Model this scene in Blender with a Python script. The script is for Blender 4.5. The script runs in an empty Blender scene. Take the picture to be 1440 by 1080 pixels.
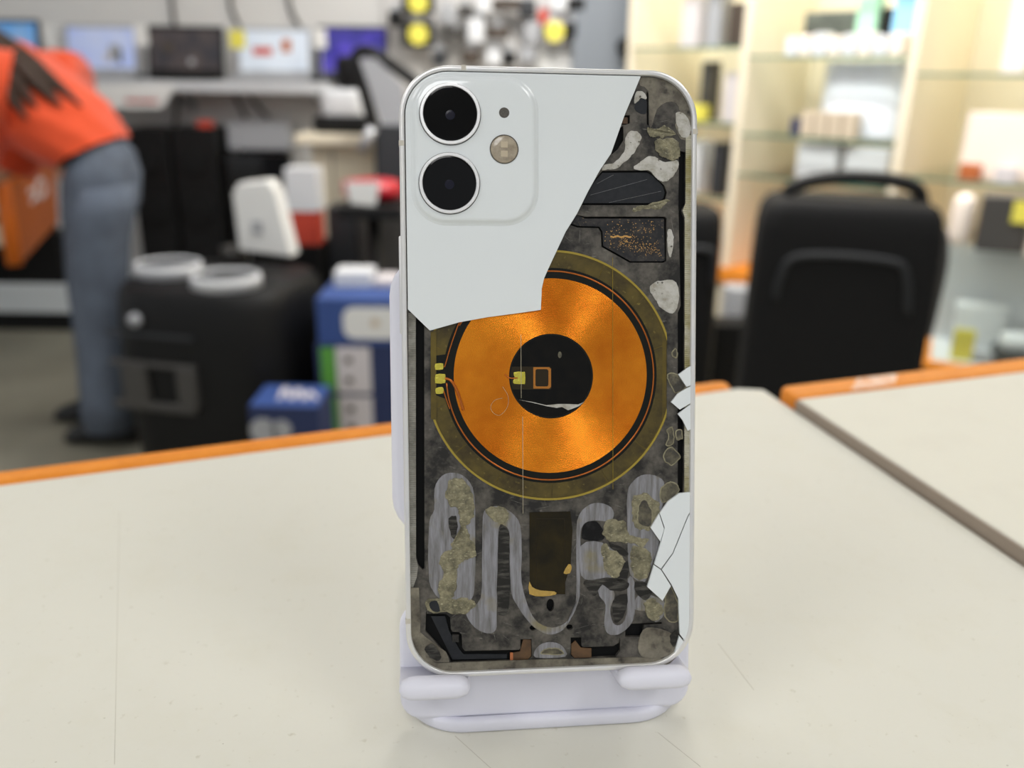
import bpy, bmesh, math, random
from mathutils import Vector, Matrix, geometry
random.seed(7)
scene = bpy.context.scene
COL = scene.collection
R = math.radians
F = 1200.0                      # focal length in pixels of the 1440 x 1080 frame
CAMZ = 1.142
DESK = 1.0
CAM = Matrix.Translation((0, 0, CAMZ)) @ Matrix.Rotation(R(70), 4, 'X') @ Matrix.Rotation(R(0.8), 4, 'Z')

# ------------------------------------------------------------------ helpers
def ray(px, py):
    return (CAM.to_3x3() @ Vector(((px - 720) / F, (540 - py) / F, -1.0)))
def at(px, py, Y):
    d = ray(px, py); return Vector((0, 0, CAMZ)) + d * (Y / d.y)
def on_z(px, py, z):
    d = ray(px, py); return Vector((0, 0, CAMZ)) + d * ((z - CAMZ) / d.z)

WM = {}
def wmat(o):
    return WM[o.name]
def tag(o, label=None, cat=None, group=None, kind=None):
    if label: o['label'] = label
    if cat: o['category'] = cat
    if group: o['group'] = group
    if kind: o['kind'] = kind
    return o
def thing(name, label, cat, loc=(0, 0, 0), rz=0.0, group=None, mat=None):
    o = bpy.data.objects.new(name, None); COL.objects.link(o)
    o.empty_display_size = 0.05
    m = mat if mat is not None else Matrix.Translation(loc) @ Matrix.Rotation(rz, 4, 'Z')
    o.matrix_world = m; WM[o.name] = m.copy()
    return tag(o, label, cat, group)
def obj(name, bm, mat, parent=None, smooth=False, label=None, cat=None, group=None, kind=None, bevel=0.0, segs=2):
    """bm holds world coordinates; links it as one mesh object."""
    bmesh.ops.recalc_face_normals(bm, faces=bm.faces[:])
    if parent is not None:
        m = wmat(parent)
    else:
        xs = [v.co.x for v in bm.verts]; ys = [v.co.y for v in bm.verts]; zs = [v.co.z for v in bm.verts]
        m = Matrix.Translation(((min(xs) + max(xs)) / 2, (min(ys) + max(ys)) / 2, min(zs)))
    bm.transform(m.inverted())
    me = bpy.data.meshes.new(name); bm.to_mesh(me); bm.free()
    for p in me.polygons: p.use_smooth = smooth
    for mm in (mat if isinstance(mat, (list, tuple)) else [mat]): me.materials.append(mm)
    o = bpy.data.objects.new(name, me); COL.objects.link(o)
    if parent is not None:
        o.parent = parent; o.matrix_parent_inverse = Matrix.Identity(4)
    else:
        o.matrix_world = m
    WM[o.name] = m.copy()
    if bevel:
        b = o.modifiers.new('bevel', 'BEVEL'); b.width = bevel; b.segments = segs; b.limit_method = 'ANGLE'; b.angle_limit = R(35)
        b.use_clamp_overlap = True
        for p in me.polygons: p.use_smooth = True
        wn = o.modifiers.new('wn', 'WEIGHTED_NORMAL'); wn.keep_sharp = True
    return tag(o, label, cat, group, kind)
def dup_tree(root, delta, label=None, group=None):
    """a copy of a thing and of its parts and sub-parts, moved by delta (4x4 or vector)"""
    T = delta if isinstance(delta, Matrix) else Matrix.Translation(delta)
    r = root.copy(); COL.objects.link(r)
    r.matrix_world = T @ wmat(root); WM[r.name] = T @ wmat(root)
    if label: r['label'] = label
    if group: r['group'] = group
    for ch in [c for c in bpy.data.objects if c.parent == root]:
        c = ch.copy(); COL.objects.link(c); c.parent = r; WM[c.name] = WM[r.name]
        for g in [x for x in bpy.data.objects if x.parent == ch]:
            d = g.copy(); COL.objects.link(d); d.parent = c; WM[d.name] = WM[r.name]
    return r

def NB(): return bmesh.new()
def box(bm, c, s, m=None):
    """box centred at c (x, y; z from c.z to c.z + s.z)"""
    x, y, z = c; a, b, h = s[0] / 2, s[1] / 2, s[2]
    co = [(x - a, y - b, z), (x + a, y - b, z), (x + a, y + b, z), (x - a, y + b, z),
          (x - a, y - b, z + h), (x + a, y - b, z + h), (x + a, y + b, z + h), (x - a, y + b, z + h)]
    vs = [bm.verts.new(m @ Vector(p) if m is not None else p) for p in co]
    for f in ((3, 2, 1, 0), (4, 5, 6, 7), (0, 1, 5, 4), (1, 2, 6, 5), (2, 3, 7, 6), (3, 0, 4, 7)):
        bm.faces.new([vs[i] for i in f])
    return vs
def prism(bm, pts, off):
    off = Vector(off)
    a = [bm.verts.new(p) for p in pts]; b = [bm.verts.new(Vector(p) + off) for p in pts]
    n = len(a)
    bm.faces.new(a[::-1]); bm.faces.new(b)
    for i in range(n): bm.faces.new([a[i], a[(i + 1) % n], b[(i + 1) % n], b[i]])
def loops(bm, L, cap0=True, cap1=True, closed=True):
    """skin a list of loops with equal counts"""
    V = [[bm.verts.new(p) for p in l] for l in L]
    n = len(V[0])
    for i in range(len(V) - 1):
        for j in range(n if closed else n - 1):
            k = (j + 1) % n
            bm.faces.new([V[i][j], V[i][k], V[i + 1][k], V[i + 1][j]])
    if cap0: bm.faces.new(V[0][::-1])
    if cap1: bm.faces.new(V[-1])
    return V
def circ(c, ax, ay, rx, ry=None, n=24):
    ry = rx if ry is None else ry
    return [Vector(c) + ax * (rx * math.cos(2 * math.pi * i / n)) + ay * (ry * math.sin(2 * math.pi * i / n)) for i in range(n)]
def frame_of(d):
    d = Vector(d).normalized()
    u = Vector((0, 0, 1)) if abs(d.z) < 0.9 else Vector((1, 0, 0))
    a = d.cross(u).normalized(); b = a.cross(d).normalized()
    return a, b
def cyl(bm, p0, p1, r0, r1=None, n=20):
    p0, p1 = Vector(p0), Vector(p1); a, b = frame_of(p1 - p0)
    r1 = r0 if r1 is None else r1
    loops(bm, [circ(p0, a, b, r0, n=n), circ(p1, a, b, r1, n=n)])
def tube(bm, pts, r, n=8):
    pts = [Vector(p) for p in pts]; L = []
    rr = r if isinstance(r, (list, tuple)) else [r] * len(pts)
    a = None
    for i, p in enumerate(pts):
        d = pts[min(i + 1, len(pts) - 1)] - pts[max(i - 1, 0)]
        d.normalize()
        if a is None: a, b = frame_of(d)
        else:
            a = (a - d * a.dot(d)).normalized(); b = a.cross(d).normalized()
        L.append(circ(p, a, b, rr[i], n=n))
    loops(bm, L)
def smooth_path(pts, k=6, closed=False):
    pts = [Vector(p) for p in pts]; n = len(pts); out = []
    rng = range(n) if closed else range(n - 1)
    for i in rng:
        if closed: p0, p1, p2, p3 = pts[i - 1], pts[i], pts[(i + 1) % n], pts[(i + 2) % n]
        else: p0, p1, p2, p3 = pts[max(i - 1, 0)], pts[i], pts[i + 1], pts[min(i + 2, n - 1)]
        for j in range(k):
            t = j / k
            out.append(0.5 * ((2 * p1) + (p2 - p0) * t + (2 * p0 - 5 * p1 + 4 * p2 - p3) * t * t + (3 * p1 - p0 - 3 * p2 + p3) * t ** 3))
    if not closed: out.append(pts[-1])
    return out
def rrect(w, h, r, n=8, cx=0.0, cy=0.0):
    """rounded rectangle, counter-clockwise 2-D points"""
    r = min(r, w / 2, h / 2); P = []
    for sx, sy, a0 in ((1, 1, 0), (-1, 1, 90), (-1, -1, 180), (1, -1, 270)):
        for i in range(n + 1):
            a = R(a0 + 90 * i / n)
            P.append((cx + sx * (w / 2 - r) + r * math.cos(a), cy + sy * (h / 2 - r) + r * math.sin(a)))
    return P
def rbox(bm, m, w, d, h, r, e=None, n=6):
    """box with rounded vertical corners r and softened top/bottom edge e in the frame m (base centre)"""
    e = r * 0.3 if e is None else e
    L = []
    k = 4
    for i in range(k + 1):
        a = R(90 * i / k); ins = e * (1 - math.sin(a)); z = e * (1 - math.cos(a))
        L.append([m @ Vector((x, y, z)) for x, y in rrect(w - 2 * ins, d - 2 * ins, max(r - ins, 1e-4), n)])
    for i in range(k, -1, -1):
        a = R(90 * i / k); ins = e * (1 - math.sin(a)); z = h - e * (1 - math.cos(a))
        L.append([m @ Vector((x, y, z)) for x, y in rrect(w - 2 * ins, d - 2 * ins, max(r - ins, 1e-4), n)])
    loops(bm, L)
def basis(o, x, y, z):
    m = Matrix.Identity(4)
    for i, v in enumerate((x, y, z)):
        for j in range(3): m[j][i] = v[j]
    for j in range(3): m[j][3] = o[j]
    return m

# ------------------------------------------------------------------ materials
def mat(name, col, rough=0.5, metal=0.0, spec=0.5, coat=0.0, col2=None, nscale=8.0, ndetail=4.0, lo=0.35, hi=0.65,
        bump=0.0, bscale=None, bdist=0.001, stretch=(1, 1, 1), trans=0.0, ior=1.45, emit=0.0, rough2=None, alpha=1.0, wave=None, sheen=0.0,
        col3=None, n3=1500.0, lo3=0.58, hi3=0.72, st3=(1, 1, 1), rot3=0.0, aniso=0.0):
    m = bpy.data.materials.new(name); m.use_nodes = True
    nt = m.node_tree; b = nt.nodes['Principled BSDF']
    b.inputs['Base Color'].default_value = (*col, 1); b.inputs['Roughness'].default_value = rough
    b.inputs['Metallic'].default_value = metal; b.inputs['Specular IOR Level'].default_value = spec
    b.inputs['Coat Weight'].default_value = coat; b.inputs['Coat Roughness'].default_value = 0.06
    b.inputs['Transmission Weight'].default_value = trans; b.inputs['IOR'].default_value = ior
    b.inputs['Alpha'].default_value = alpha
    if sheen: b.inputs['Sheen Weight'].default_value = sheen
    if emit:
        b.inputs['Emission Color'].default_value = (*col, 1); b.inputs['Emission Strength'].default_value = emit
    if aniso:
        b.inputs['Anisotropic'].default_value = aniso
        tg = nt.nodes.new('ShaderNodeTangent'); tg.direction_type = 'RADIAL'; tg.axis = 'Z'; nt.links.new(tg.outputs[0], b.inputs['Tangent'])
    if col2 is not None or bump or rough2 is not None:
        tc = nt.nodes.new('ShaderNodeTexCoord'); mp = nt.nodes.new('ShaderNodeMapping')
        mp.inputs['Scale'].default_value = stretch
        nt.links.new(tc.outputs['Object'], mp.inputs['Vector'])
    if col2 is not None or rough2 is not None:
        nz = nt.nodes.new('ShaderNodeTexNoise'); nz.inputs['Scale'].default_value = nscale; nz.inputs['Detail'].default_value = ndetail
        nz.inputs['Roughness'].default_value = 0.65
        nt.links.new(mp.outputs['Vector'], nz.inputs['Vector'])
        mr = nt.nodes.new('ShaderNodeMapRange'); mr.inputs['From Min'].default_value = lo; mr.inputs['From Max'].default_value = hi
        nt.links.new(nz.outputs['Fac'], mr.inputs['Value'])
        if col2 is not None:
            mx = nt.nodes.new('ShaderNodeMix'); mx.data_type = 'RGBA'
            mx.inputs[6].default_value = (*col, 1); mx.inputs[7].default_value = (*col2, 1)
            nt.links.new(mr.outputs['Result'], mx.inputs[0]); last = mx.outputs[2]
            if col3 is not None:
                m3 = nt.nodes.new('ShaderNodeMapping'); m3.inputs['Scale'].default_value = st3; m3.inputs['Rotation'].default_value = (0, 0, rot3)
                nt.links.new(tc.outputs['Object'], m3.inputs['Vector'])
                z3 = nt.nodes.new('ShaderNodeTexNoise'); z3.inputs['Scale'].default_value = n3; z3.inputs['Detail'].default_value = 3
                nt.links.new(m3.outputs['Vector'], z3.inputs['Vector'])
                r3 = nt.nodes.new('ShaderNodeMapRange'); r3.inputs['From Min'].default_value = lo3; r3.inputs['From Max'].default_value = hi3
                nt.links.new(z3.outputs['Fac'], r3.inputs['Value'])
                x3 = nt.nodes.new('ShaderNodeMix'); x3.data_type = 'RGBA'; x3.inputs[7].default_value = (*col3, 1)
                nt.links.new(r3.outputs['Result'], x3.inputs[0]); nt.links.new(last, x3.inputs[6]); last = x3.outputs[2]
            nt.links.new(last, b.inputs['Base Color'])
        if rough2 is not None:
            r2 = nt.nodes.new('ShaderNodeMapRange'); r2.inputs['To Min'].default_value = rough; r2.inputs['To Max'].default_value = rough2
            nt.links.new(mr.outputs['Result'], r2.inputs['Value']); nt.links.new(r2.outputs['Result'], b.inputs['Roughness'])
    if bump:
        if wave:
            bz = nt.nodes.new('ShaderNodeTexWave'); bz.inputs['Scale'].default_value = bscale or nscale; bz.bands_direction = wave
            out = bz.outputs['Fac']
        else:
            bz = nt.nodes.new('ShaderNodeTexNoise'); bz.inputs['Scale'].default_value = bscale or nscale; bz.inputs['Detail'].default_value = 5
            out = bz.outputs['Fac']
        nt.links.new(mp.outputs['Vector'], bz.inputs['Vector'])
        bp = nt.nodes.new('ShaderNodeBump'); bp.inputs['Strength'].default_value = bump; bp.inputs['Distance'].default_value = bdist
        nt.links.new(out, bp.inputs['Height']); nt.links.new(bp.outputs['Normal'], b.inputs['Normal'])
    return m
def clear(name, tint, refl=0.07):
    """clear sheet glass: passes light with a slight tint and mirrors a little"""
    m = bpy.data.materials.new(name); m.use_nodes = True; nt = m.node_tree; nt.nodes.clear()
    o = nt.nodes.new('ShaderNodeOutputMaterial'); mx = nt.nodes.new('ShaderNodeMixShader'); tr = nt.nodes.new('ShaderNodeBsdfTransparent'); gl = nt.nodes.new('ShaderNodeBsdfGlossy')
    tr.inputs[0].default_value = (*tint, 1); gl.inputs['Roughness'].default_value = 0.03; mx.inputs[0].default_value = refl
    nt.links.new(tr.outputs[0], mx.inputs[1]); nt.links.new(gl.outputs[0], mx.inputs[2]); nt.links.new(mx.outputs[0], o.inputs[0])
    return m
def S(r, g, b):
    f = lambda c: (c / 255 / 12.92) if c / 255 <= 0.04045 else ((c / 255 + 0.055) / 1.055) ** 2.4
    return (f(r), f(g), f(b))
# ------------------------------------------------------------------ materials of the near things
m_alu = mat('frame_aluminium', S(222, 222, 224), 0.3, 0.55, col2=S(232, 230, 226), nscale=60, bump=0.03, bscale=900, bdist=0.0002)
m_band = mat('frame_band', S(196, 190, 178), 0.45)
m_wglass = mat('white_glass', S(226, 231, 233), 0.07, coat=0.6, spec=0.4)
m_gap = mat('gap_black', S(22, 21, 21), 0.6)
m_screen = mat('screen_black', (0.008, 0.008, 0.009), 0.1)
m_lens = mat('lens_black', (0.002, 0.002, 0.0025), 0.06, spec=0.25)
m_lens_in = mat('lens_coating', (0.006, 0.006, 0.016), 0.15, spec=0.3)
m_ring = mat('lens_ring', S(232, 232, 234), 0.25, 0.35)
m_flash = mat('flash_amber', S(172, 160, 140), 0.25, coat=0.6, col2=S(140, 128, 110), nscale=600)
m_flash2 = mat('flash_diode', S(186, 172, 148), 0.3, coat=0.4)
m_mic = mat('mic_mesh', S(96, 92, 86), 0.6, 0.2, col2=S(70, 66, 62), nscale=4000)
m_chas = mat('midplate_metal', S(44, 43, 42), 0.5, 0.3, spec=0.3, col2=S(120, 115, 107), nscale=190, ndetail=13, lo=0.40, hi=0.76, bump=0.3, bscale=1500, bdist=0.0002, rough2=0.65, col3=S(142, 139, 132), n3=620, lo3=0.66, hi3=0.86, st3=(0.6, 1.8, 1), rot3=0.7)
m_scratch = mat('scratch_light', S(136, 133, 127), 0.5)
m_bare = mat('bare_dark_metal', S(38, 37, 35), 0.5, 0.2, spec=0.3, col2=S(104, 101, 95), nscale=420, ndetail=8, stretch=(0.5, 2.6, 1), lo=0.48, hi=0.78)
m_recess = mat('recess_black', S(10, 11, 12), 0.6, spec=0.15)
m_slate = mat('slate_tape', S(32, 34, 38), 0.55, spec=0.25, col2=S(40, 42, 46), nscale=400)
m_slate2 = mat('worn_slate_tape', S(38, 39, 42), 0.55, spec=0.25, col2=S(70, 66, 64), nscale=420, ndetail=9, lo=0.45, hi=0.75, bump=0.2, bscale=1200, bdist=0.0002, col3=S(120, 104, 84), n3=1600, lo3=0.62, hi3=0.76)
m_gold = mat('gold_speck', S(206, 160, 92), 0.4, 0.4)
m_knurl = mat('knurled_strip', S(150, 148, 140), 0.55, 0.0, col2=S(104, 102, 94), nscale=260, ndetail=9, lo=0.38, hi=0.68, bump=0.5, bscale=700, bdist=0.0003, wave='Y')
m_knurl_y = mat('yellowed_strip', S(190, 186, 168), 0.5, 0.0, col2=S(146, 138, 92), nscale=140, ndetail=9, lo=0.42, hi=0.62, bump=0.5, bscale=700, bdist=0.0003, wave='Y')
m_groove = mat('groove_black', S(18, 18, 20), 0.6, spec=0.2, col2=S(44, 44, 46), nscale=500, ndetail=9, lo=0.5, hi=0.75)
m_bezel = mat('glue_bezel', S(80, 74, 64), 0.45, 0.0, col2=S(138, 132, 116), nscale=170, ndetail=10, lo=0.38, hi=0.70, bump=0.6, bscale=500, bdist=0.0004, col3=S(44, 40, 34), n3=420, lo3=0.58, hi3=0.75)
m_grey = mat('grey_adhesive', S(142, 142, 148), 0.6, spec=0.3, col2=S(98, 96, 93), nscale=380, ndetail=10, stretch=(3.2, 0.3, 1), lo=0.36, hi=0.68, bump=0.4, bscale=800, bdist=0.0003, col3=S(128, 120, 92), n3=160, lo3=0.55, hi3=0.75)
m_crumb = mat('yellow_adhesive', S(146, 140, 112), 0.38, spec=0.4, col2=S(88, 84, 66), nscale=520, ndetail=12, lo=0.36, hi=0.64, bump=0.8, bscale=1100, bdist=0.0007, coat=0.15, col3=S(176, 170, 140), n3=1900, lo3=0.60, hi3=0.74, st3=(0.7, 1.6, 1), rot3=0.8)
m_white_ad = mat('pale_adhesive', S(190, 188, 182), 0.55, col2=S(140, 134, 118), nscale=420, ndetail=10, lo=0.42, hi=0.72, bump=0.5, bscale=900, bdist=0.0004, col3=S(74, 70, 62), n3=900, lo3=0.64, hi3=0.72)
m_dusk = mat('dark_adhesive', S(54, 50, 42), 0.35, col2=S(108, 102, 80), nscale=420, ndetail=10, lo=0.42, hi=0.68, bump=0.8, bscale=700, bdist=0.0006, coat=0.25)
m_kapton = mat('olive_film', S(100, 85, 24), 0.3, spec=0.35, coat=0.2, col2=S(68, 56, 16), nscale=160, ndetail=9, lo=0.35, hi=0.7)
m_magnet = mat('magnet_under_film', S(88, 75, 26), 0.32, 0.0, spec=0.35, coat=0.2, col2=S(54, 44, 14), nscale=190, ndetail=10, lo=0.36, hi=0.66, col3=S(116, 102, 44), n3=900, lo3=0.64, hi3=0.78)
m_film_rim = mat('film_rim', S(150, 130, 38), 0.25, coat=0.4)
m_trough = mat('coil_trough', S(14, 16, 10), 0.35, spec=0.25)
m_copper = mat('coil_copper', S(236, 144, 38), 0.24, 0.92, col2=S(206, 112, 26), nscale=60, ndetail=3)
m_wire = mat('copper_wire', S(186, 104, 44), 0.3, 0.7)
m_ferrite = mat('ferrite_black', S(6, 6, 5), 0.15, spec=0.2, col2=S(16, 14, 10), nscale=300)
m_fpc = mat('flex_brown', S(40, 32, 16), 0.4, spec=0.25)
m_solder = mat('yellow_solder', S(196, 184, 62), 0.22, 0.35, coat=0.4, bump=0.5, bscale=900, bdist=0.0006)
m_amber = mat('dark_amber_tape', S(44, 36, 10), 0.2, spec=0.25, col2=S(24, 20, 6), nscale=140, ndetail=6)
m_goldfoil = mat('gold_foil', S(190, 156, 78), 0.25, 0.6, coat=0.5, bump=0.8, bscale=500, bdist=0.0008)
m_brown = mat('brown_flex', S(96, 70, 44), 0.4, 0.1, col2=S(70, 50, 32), nscale=300)
m_orangeflex = mat('orange_flex', S(176, 104, 62), 0.4)
m_hair = mat('pale_fibre', S(196, 186, 160), 0.5)
m_trace = mat('trace_copper', S(170, 108, 36), 0.35, 0.2)
m_rim = mat('adhesive_rim', S(146, 140, 112), 0.35, col2=S(112, 106, 84), nscale=700)
m_stand = mat('stand_plastic', S(228, 228, 240), 0.42, spec=0.35, bump=0.02, bscale=1200, bdist=0.0002)
m_tray = mat('stand_tray_plastic', S(214, 214, 228), 0.42, spec=0.4)

# ------------------------------------------------------------------ phone pose
t = Vector((8.58, 1.56, -185.01)) * 0.001
PW = CAM @ Matrix.Translation(t) @ Matrix.Rotation(R(0.69), 4, 'Z') @ Matrix.Rotation(R(5.55), 4, 'Y') @ Matrix.Rotation(R(3.48), 4, 'X')
PWI = PW.inverted()
CO = PWI @ Vector((0, 0, CAMZ))
MM = 0.001
def uv(px, py, w=-0.001):
    """where the sight line of a pixel meets the phone plane at height w: phone-local metres"""
    d = PWI.to_3x3() @ ray(px, py)
    return CO + d * ((w - CO.z) / d.z)
def P3(x, y, w): return PW @ Vector((x, y, w))
PW_, PH_ = 64.2 * MM, 131.5 * MM
E_ = PW @ Matrix.Translation((0, -PH_ / 2, -7.4 * MM))
phone = thing('smartphone', 'white smartphone with broken back glass showing an orange charging coil, propped on the white stand', 'phone', mat=E_)

def ring_pts(inset, w, r=10.6 * MM, n=14):
    return [P3(x, y, w) for x, y in rrect(PW_ - 2 * inset, PH_ - 2 * inset, r - inset, n)]
bm = NB()
prof = [(0.6, -7.35), (0.25, -7.25), (0, -7.0), (0, -0.35), (0.1, -0.12), (0.3, 0.0), (1.0, 0.0), (1.12, -0.12), (1.12, -1.6)]
loops(bm, [ring_pts(i * MM, w * MM) for i, w in prof], cap0=False, cap1=False)
frame = obj('frame', bm, m_alu, phone, smooth=True, label='white aluminium frame')
e_ = frame.modifiers.new('es', 'EDGE_SPLIT'); e_.split_angle = R(50)
bm = NB(); prism(bm, ring_pts(0.65 * MM, -7.38 * MM), PW.to_3x3() @ Vector((0, 0, 0.3 * MM)))
obj('display', bm, m_screen, phone, label='black display side')
# antenna bands and side button
for a, b in (((649, 92), (655, 92)), ((562, 196), (562, 206)), ((982, 182), (982, 188)), ((569, 872), (569, 876))):
    p = uv(*a, 0); q = uv(*b, 0); c = (p + q) / 2; bm = NB()
    horiz = abs(p.x - q.x) > abs(p.y - q.y)
    if horiz: box(bm, (c.x, PH_ / 2 - 0.48 * MM, -6.9 * MM), (1.0 * MM, 1.1 * MM, 6.93 * MM), PW)
    else: box(bm, (math.copysign(PW_ / 2 - 0.48 * MM, c.x), c.y, -6.9 * MM), (1.1 * MM, 1.1 * MM, 6.93 * MM), PW)
    obj('antenna_band', bm, m_band, frame, label='greyish antenna stripe')
bm = NB(); y0, y1 = uv(560, 330, 0).y, uv(564, 470, 0).y
rbox(bm, PW @ Matrix.Translation((-PW_ / 2, (y0 + y1) / 2, -4.6 * MM)), 0.9 * MM, y0 - y1, 2.6 * MM, 0.4 * MM, 0.2 * MM)
obj('side_button', bm, m_alu, frame, smooth=True)

# chassis plate with real cut-outs
def L6(x0, y0, pts, k=6.545): return [(x0 + x / k, y0 + y / k) for x, y in pts]
def L3(x0, y0, pts): return L6(x0, y0, pts, 3.13)
Tt, Uu, Vv, Wv = (780, 90), (780, 220), (560, 430), (780, 380)
A5, A6, A7, A8 = (560, 640), (780, 640), (560, 790), (780, 790)
C3 = (540, 640); C2 = (540, 380); C1 = (540, 80); SH = (900, 480)
H1 = L6(*Uu, [(440, 130), (855, 128), (905, 160), (1010, 265), (1035, 330), (1018, 395), (950, 448), (245, 448), (230, 380)])
H2 = L6(*Uu, [(170, 505), (200, 535), (280, 553), (1010, 553), (1030, 570), (1028, 960), (1000, 978), (690, 978), (430, 832), (425, 700), (400, 660), (210, 655), (115, 620)])
H3 = L6(*Tt, [(846, 250), (862, 262), (864, 560), (848, 560)])
H4 = L6(*Tt, [(600, 470), (692, 470), (692, 545), (650, 560), (600, 560)])
H5 = L6(*Tt, [(500, 830), (560, 600), (632, 570), (634, 700), (580, 785), (530, 828)])
B1 = L6(*A7, [(258, 410), (262, 478), (440, 480), (478, 512), (485, 620), (500, 645), (560, 647), (585, 672), (590, 790), (612, 820), (1110, 810), (1125, 795), (1125, 712), (1228, 710), (1230, 870), (1195, 905), (490, 930), (460, 870), (250, 640)])
B2 = L6(*A8, [(147, 697), (245, 695), (247, 770), (262, 786), (540, 775), (590, 745), (602, 690), (602, 820), (562, 875), (350, 885), (180, 890), (147, 862)])
B3 = L6(*A8, [(650, 572), (815, 565), (985, 555), (988, 572), (822, 580), (810, 690), (650, 690)])
def disc_px(cx, cy, rx, ry=None, n=18):
    ry = rx if ry is None else ry
    return [(cx + rx * math.cos(2 * math.pi * i / n), cy + ry * math.sin(2 * math.pi * i / n)) for i in range(n)]
O1 = disc_px(774, 851, 5.5, 9); O2 = disc_px(749.5, 883, 4.8, 4); O3 = disc_px(801, 882, 4.6, 4); O4 = disc_px(943.5, 133.5, 5, 5)
GL = [(585, 440), (596.5, 440), (597, 800), (594, 801), (588.5, 795), (585, 782)]
GR = [(955, 212), (964, 214), (963, 288), (958, 296), (962.5, 306), (962.5, 515), (961, 700), (953, 700), (953, 440), (957, 430), (954, 290)]
holes = [H1, H2, H3, H4, H5, B1, B2, B3, O1, O2, O3, O4, GL, GR]
WC = -1.0 * MM
def pip(p, poly):
    c = False; n = len(poly)
    for i in range(n):
        a, b = poly[i], poly[i - 1]
        if (a[1] > p[1]) != (b[1] > p[1]) and p[0] < (b[0] - a[0]) * (p[1] - a[1]) / (b[1] - a[1]) + a[0]: c = not c
    return c
def plate(bm, outer, hs, w, depth):
    vs = []; ed = []
    for pl in [outer] + hs:
        k = len(vs); vs += [Vector(p) for p in pl]; ed += [(k + i, k + (i + 1) % len(pl)) for i in range(len(pl))]
    V, E2, F2, *_ = geometry.delaunay_2d_cdt(vs, ed, [], 1, 1e-7)
    top = [bm.verts.new(P3(v.x, v.y, w)) for v in V]
    for f in F2:
        c = sum((V[i] for i in f), Vector((0, 0))) / len(f)
        if any(pip(c, h) for h in hs): continue
        bm.faces.new([top[i] for i in f])
    for pl in [outer] + hs:
        a = [bm.verts.new(P3(x, y, w)) for x, y in pl]; b = [bm.verts.new(P3(x, y, w - depth)) for x, y in pl]
        for i in range(len(a)):
            j = (i + 1) % len(a); bm.faces.new([a[i], a[j], b[j], b[i]])
outer = rrect(PW_ - 2.26 * MM, PH_ - 2.26 * MM, 9.45 * MM, 12)
hs = [[(uv(x, y, WC).x, uv(x, y, WC).y) for x, y in h] for h in holes]
bm = NB(); plate(bm, outer, hs, WC, 0.9 * MM)
obj('midplate', bm, m_chas, phone, label='scratched dark metal midplate with cut-outs')
bm = NB(); prism(bm, [P3(x, y, -2.3 * MM) for x, y in outer], PW.to_3x3() @ Vector((0, 0, 0.4 * MM)))
obj('cavity_floor', bm, m_recess, phone, label='black floor under the cut-outs')

def ppoly(name, pts, w, h, m, smooth_k=0, parent=None, label=None, dome=0.0, kind=None, jag=0.0, rim=None):
    """a flat piece lying on the phone: outline read from the photograph, top at height w, thickness h (mm)"""
    w *= MM; h *= MM
    q = [uv(x, y, w) for x, y in pts]
    if smooth_k: q = smooth_path(q, smooth_k, True)
    if jag:
        from mathutils import noise as nz
        q = [p + Vector((nz.noise(p * 900 + Vector((3, 0, 0))), nz.noise(p * 900 + Vector((0, 7, 0))), 0)) * jag * MM + Vector((nz.noise(p * 2600), nz.noise(p * 2600 + Vector((0, 5, 0))), 0)) * jag * 0.5 * MM for p in q]
    bm = NB()
    c = sum(q, Vector()) / len(q)
    if dome:
        d = dome * MM
        L = []
        for s, z in ((0.0, -h), (0.0, -d), (0.09 * MM, -d * 0.3), (0.24 * MM, 0)):
            l = []
            n = len(q)
            for i in range(n):
                tn = (q[(i + 1) % n] - q[i - 1]); tn.z = 0
                nr = Vector((-tn.y, tn.x, 0)).normalized() if tn.length > 1e-9 else Vector()
                l.append(q[i] + nr * s * AR(q) + Vector((0, 0, z)))
            L.append([PW @ p for p in l])
        loops(bm, L)
        if rim is not None:
            bm.faces.ensure_lookup_table()
            for f_ in bm.faces[:3 * len(q)]: f_.material_index = 1
            m = [m, rim]
    else:
        prism(bm, [PW @ (p - Vector((0, 0, h))) for p in q], PW.to_3x3() @ Vector((0, 0, h)))
    return obj(name, bm, m, phone if parent is None else parent, label=label, kind=kind)
def AR(q):
    a = sum(q[i - 1].x * q[i].y - q[i].x * q[i - 1].y for i in range(len(q)))
    return 1.0 if a > 0 else -1.0

# side strips and glue bezel
ppoly('knurled_strip', [(574, 440), (584.5, 440), (585, 785), (588, 797), (586, 812), (581, 826), (576, 826)], -0.9, 0.3, m_knurl, label='grey knurled strip on the left edge')
ppoly('knurled_strip', [(964.5, 190), (973, 190), (972, 702), (962.5, 702), (963, 306), (960, 296), (964, 286)], -0.9, 0.3, m_knurl_y, label='yellowed knurled strip on the right edge')
zb = L6(*A7, [(100, 240), (190, 240), (205, 560), (200, 700), (290, 880), (340, 935), (1440, 895)]) + L6(*A8, [(180, 897), (560, 885), (760, 880), (1000, 890), (1120, 880), (1060, 935), (960, 968), (0, 1010)]) + L6(*A7, [(340, 1015), (220, 940), (130, 800), (100, 600)])
ppoly('glue_bezel', zb, -0.8, 0.25, m_bezel, label='mottled brown glue line along the bottom edge')
ppoly('glue_bezel', L6(*Tt, [(800, 125), (960, 130), (1090, 170), (1190, 260), (1240, 370), (1262, 480), (1265, 680), (1160, 690), (1110, 560), (1150, 450), (1120, 360), (1030, 350), (940, 420), (900, 560), (870, 560), (865, 250), (790, 200)]), -0.92, 0.15, m_bezel, 2, label='grey glue film in the top corner')
ppoly('corner_plate', L6(*A7, [(205, 650), (250, 690), (440, 830), (462, 880), (470, 925), (330, 920), (190, 800)]), -0.86, 0.2, m_bezel)

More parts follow.
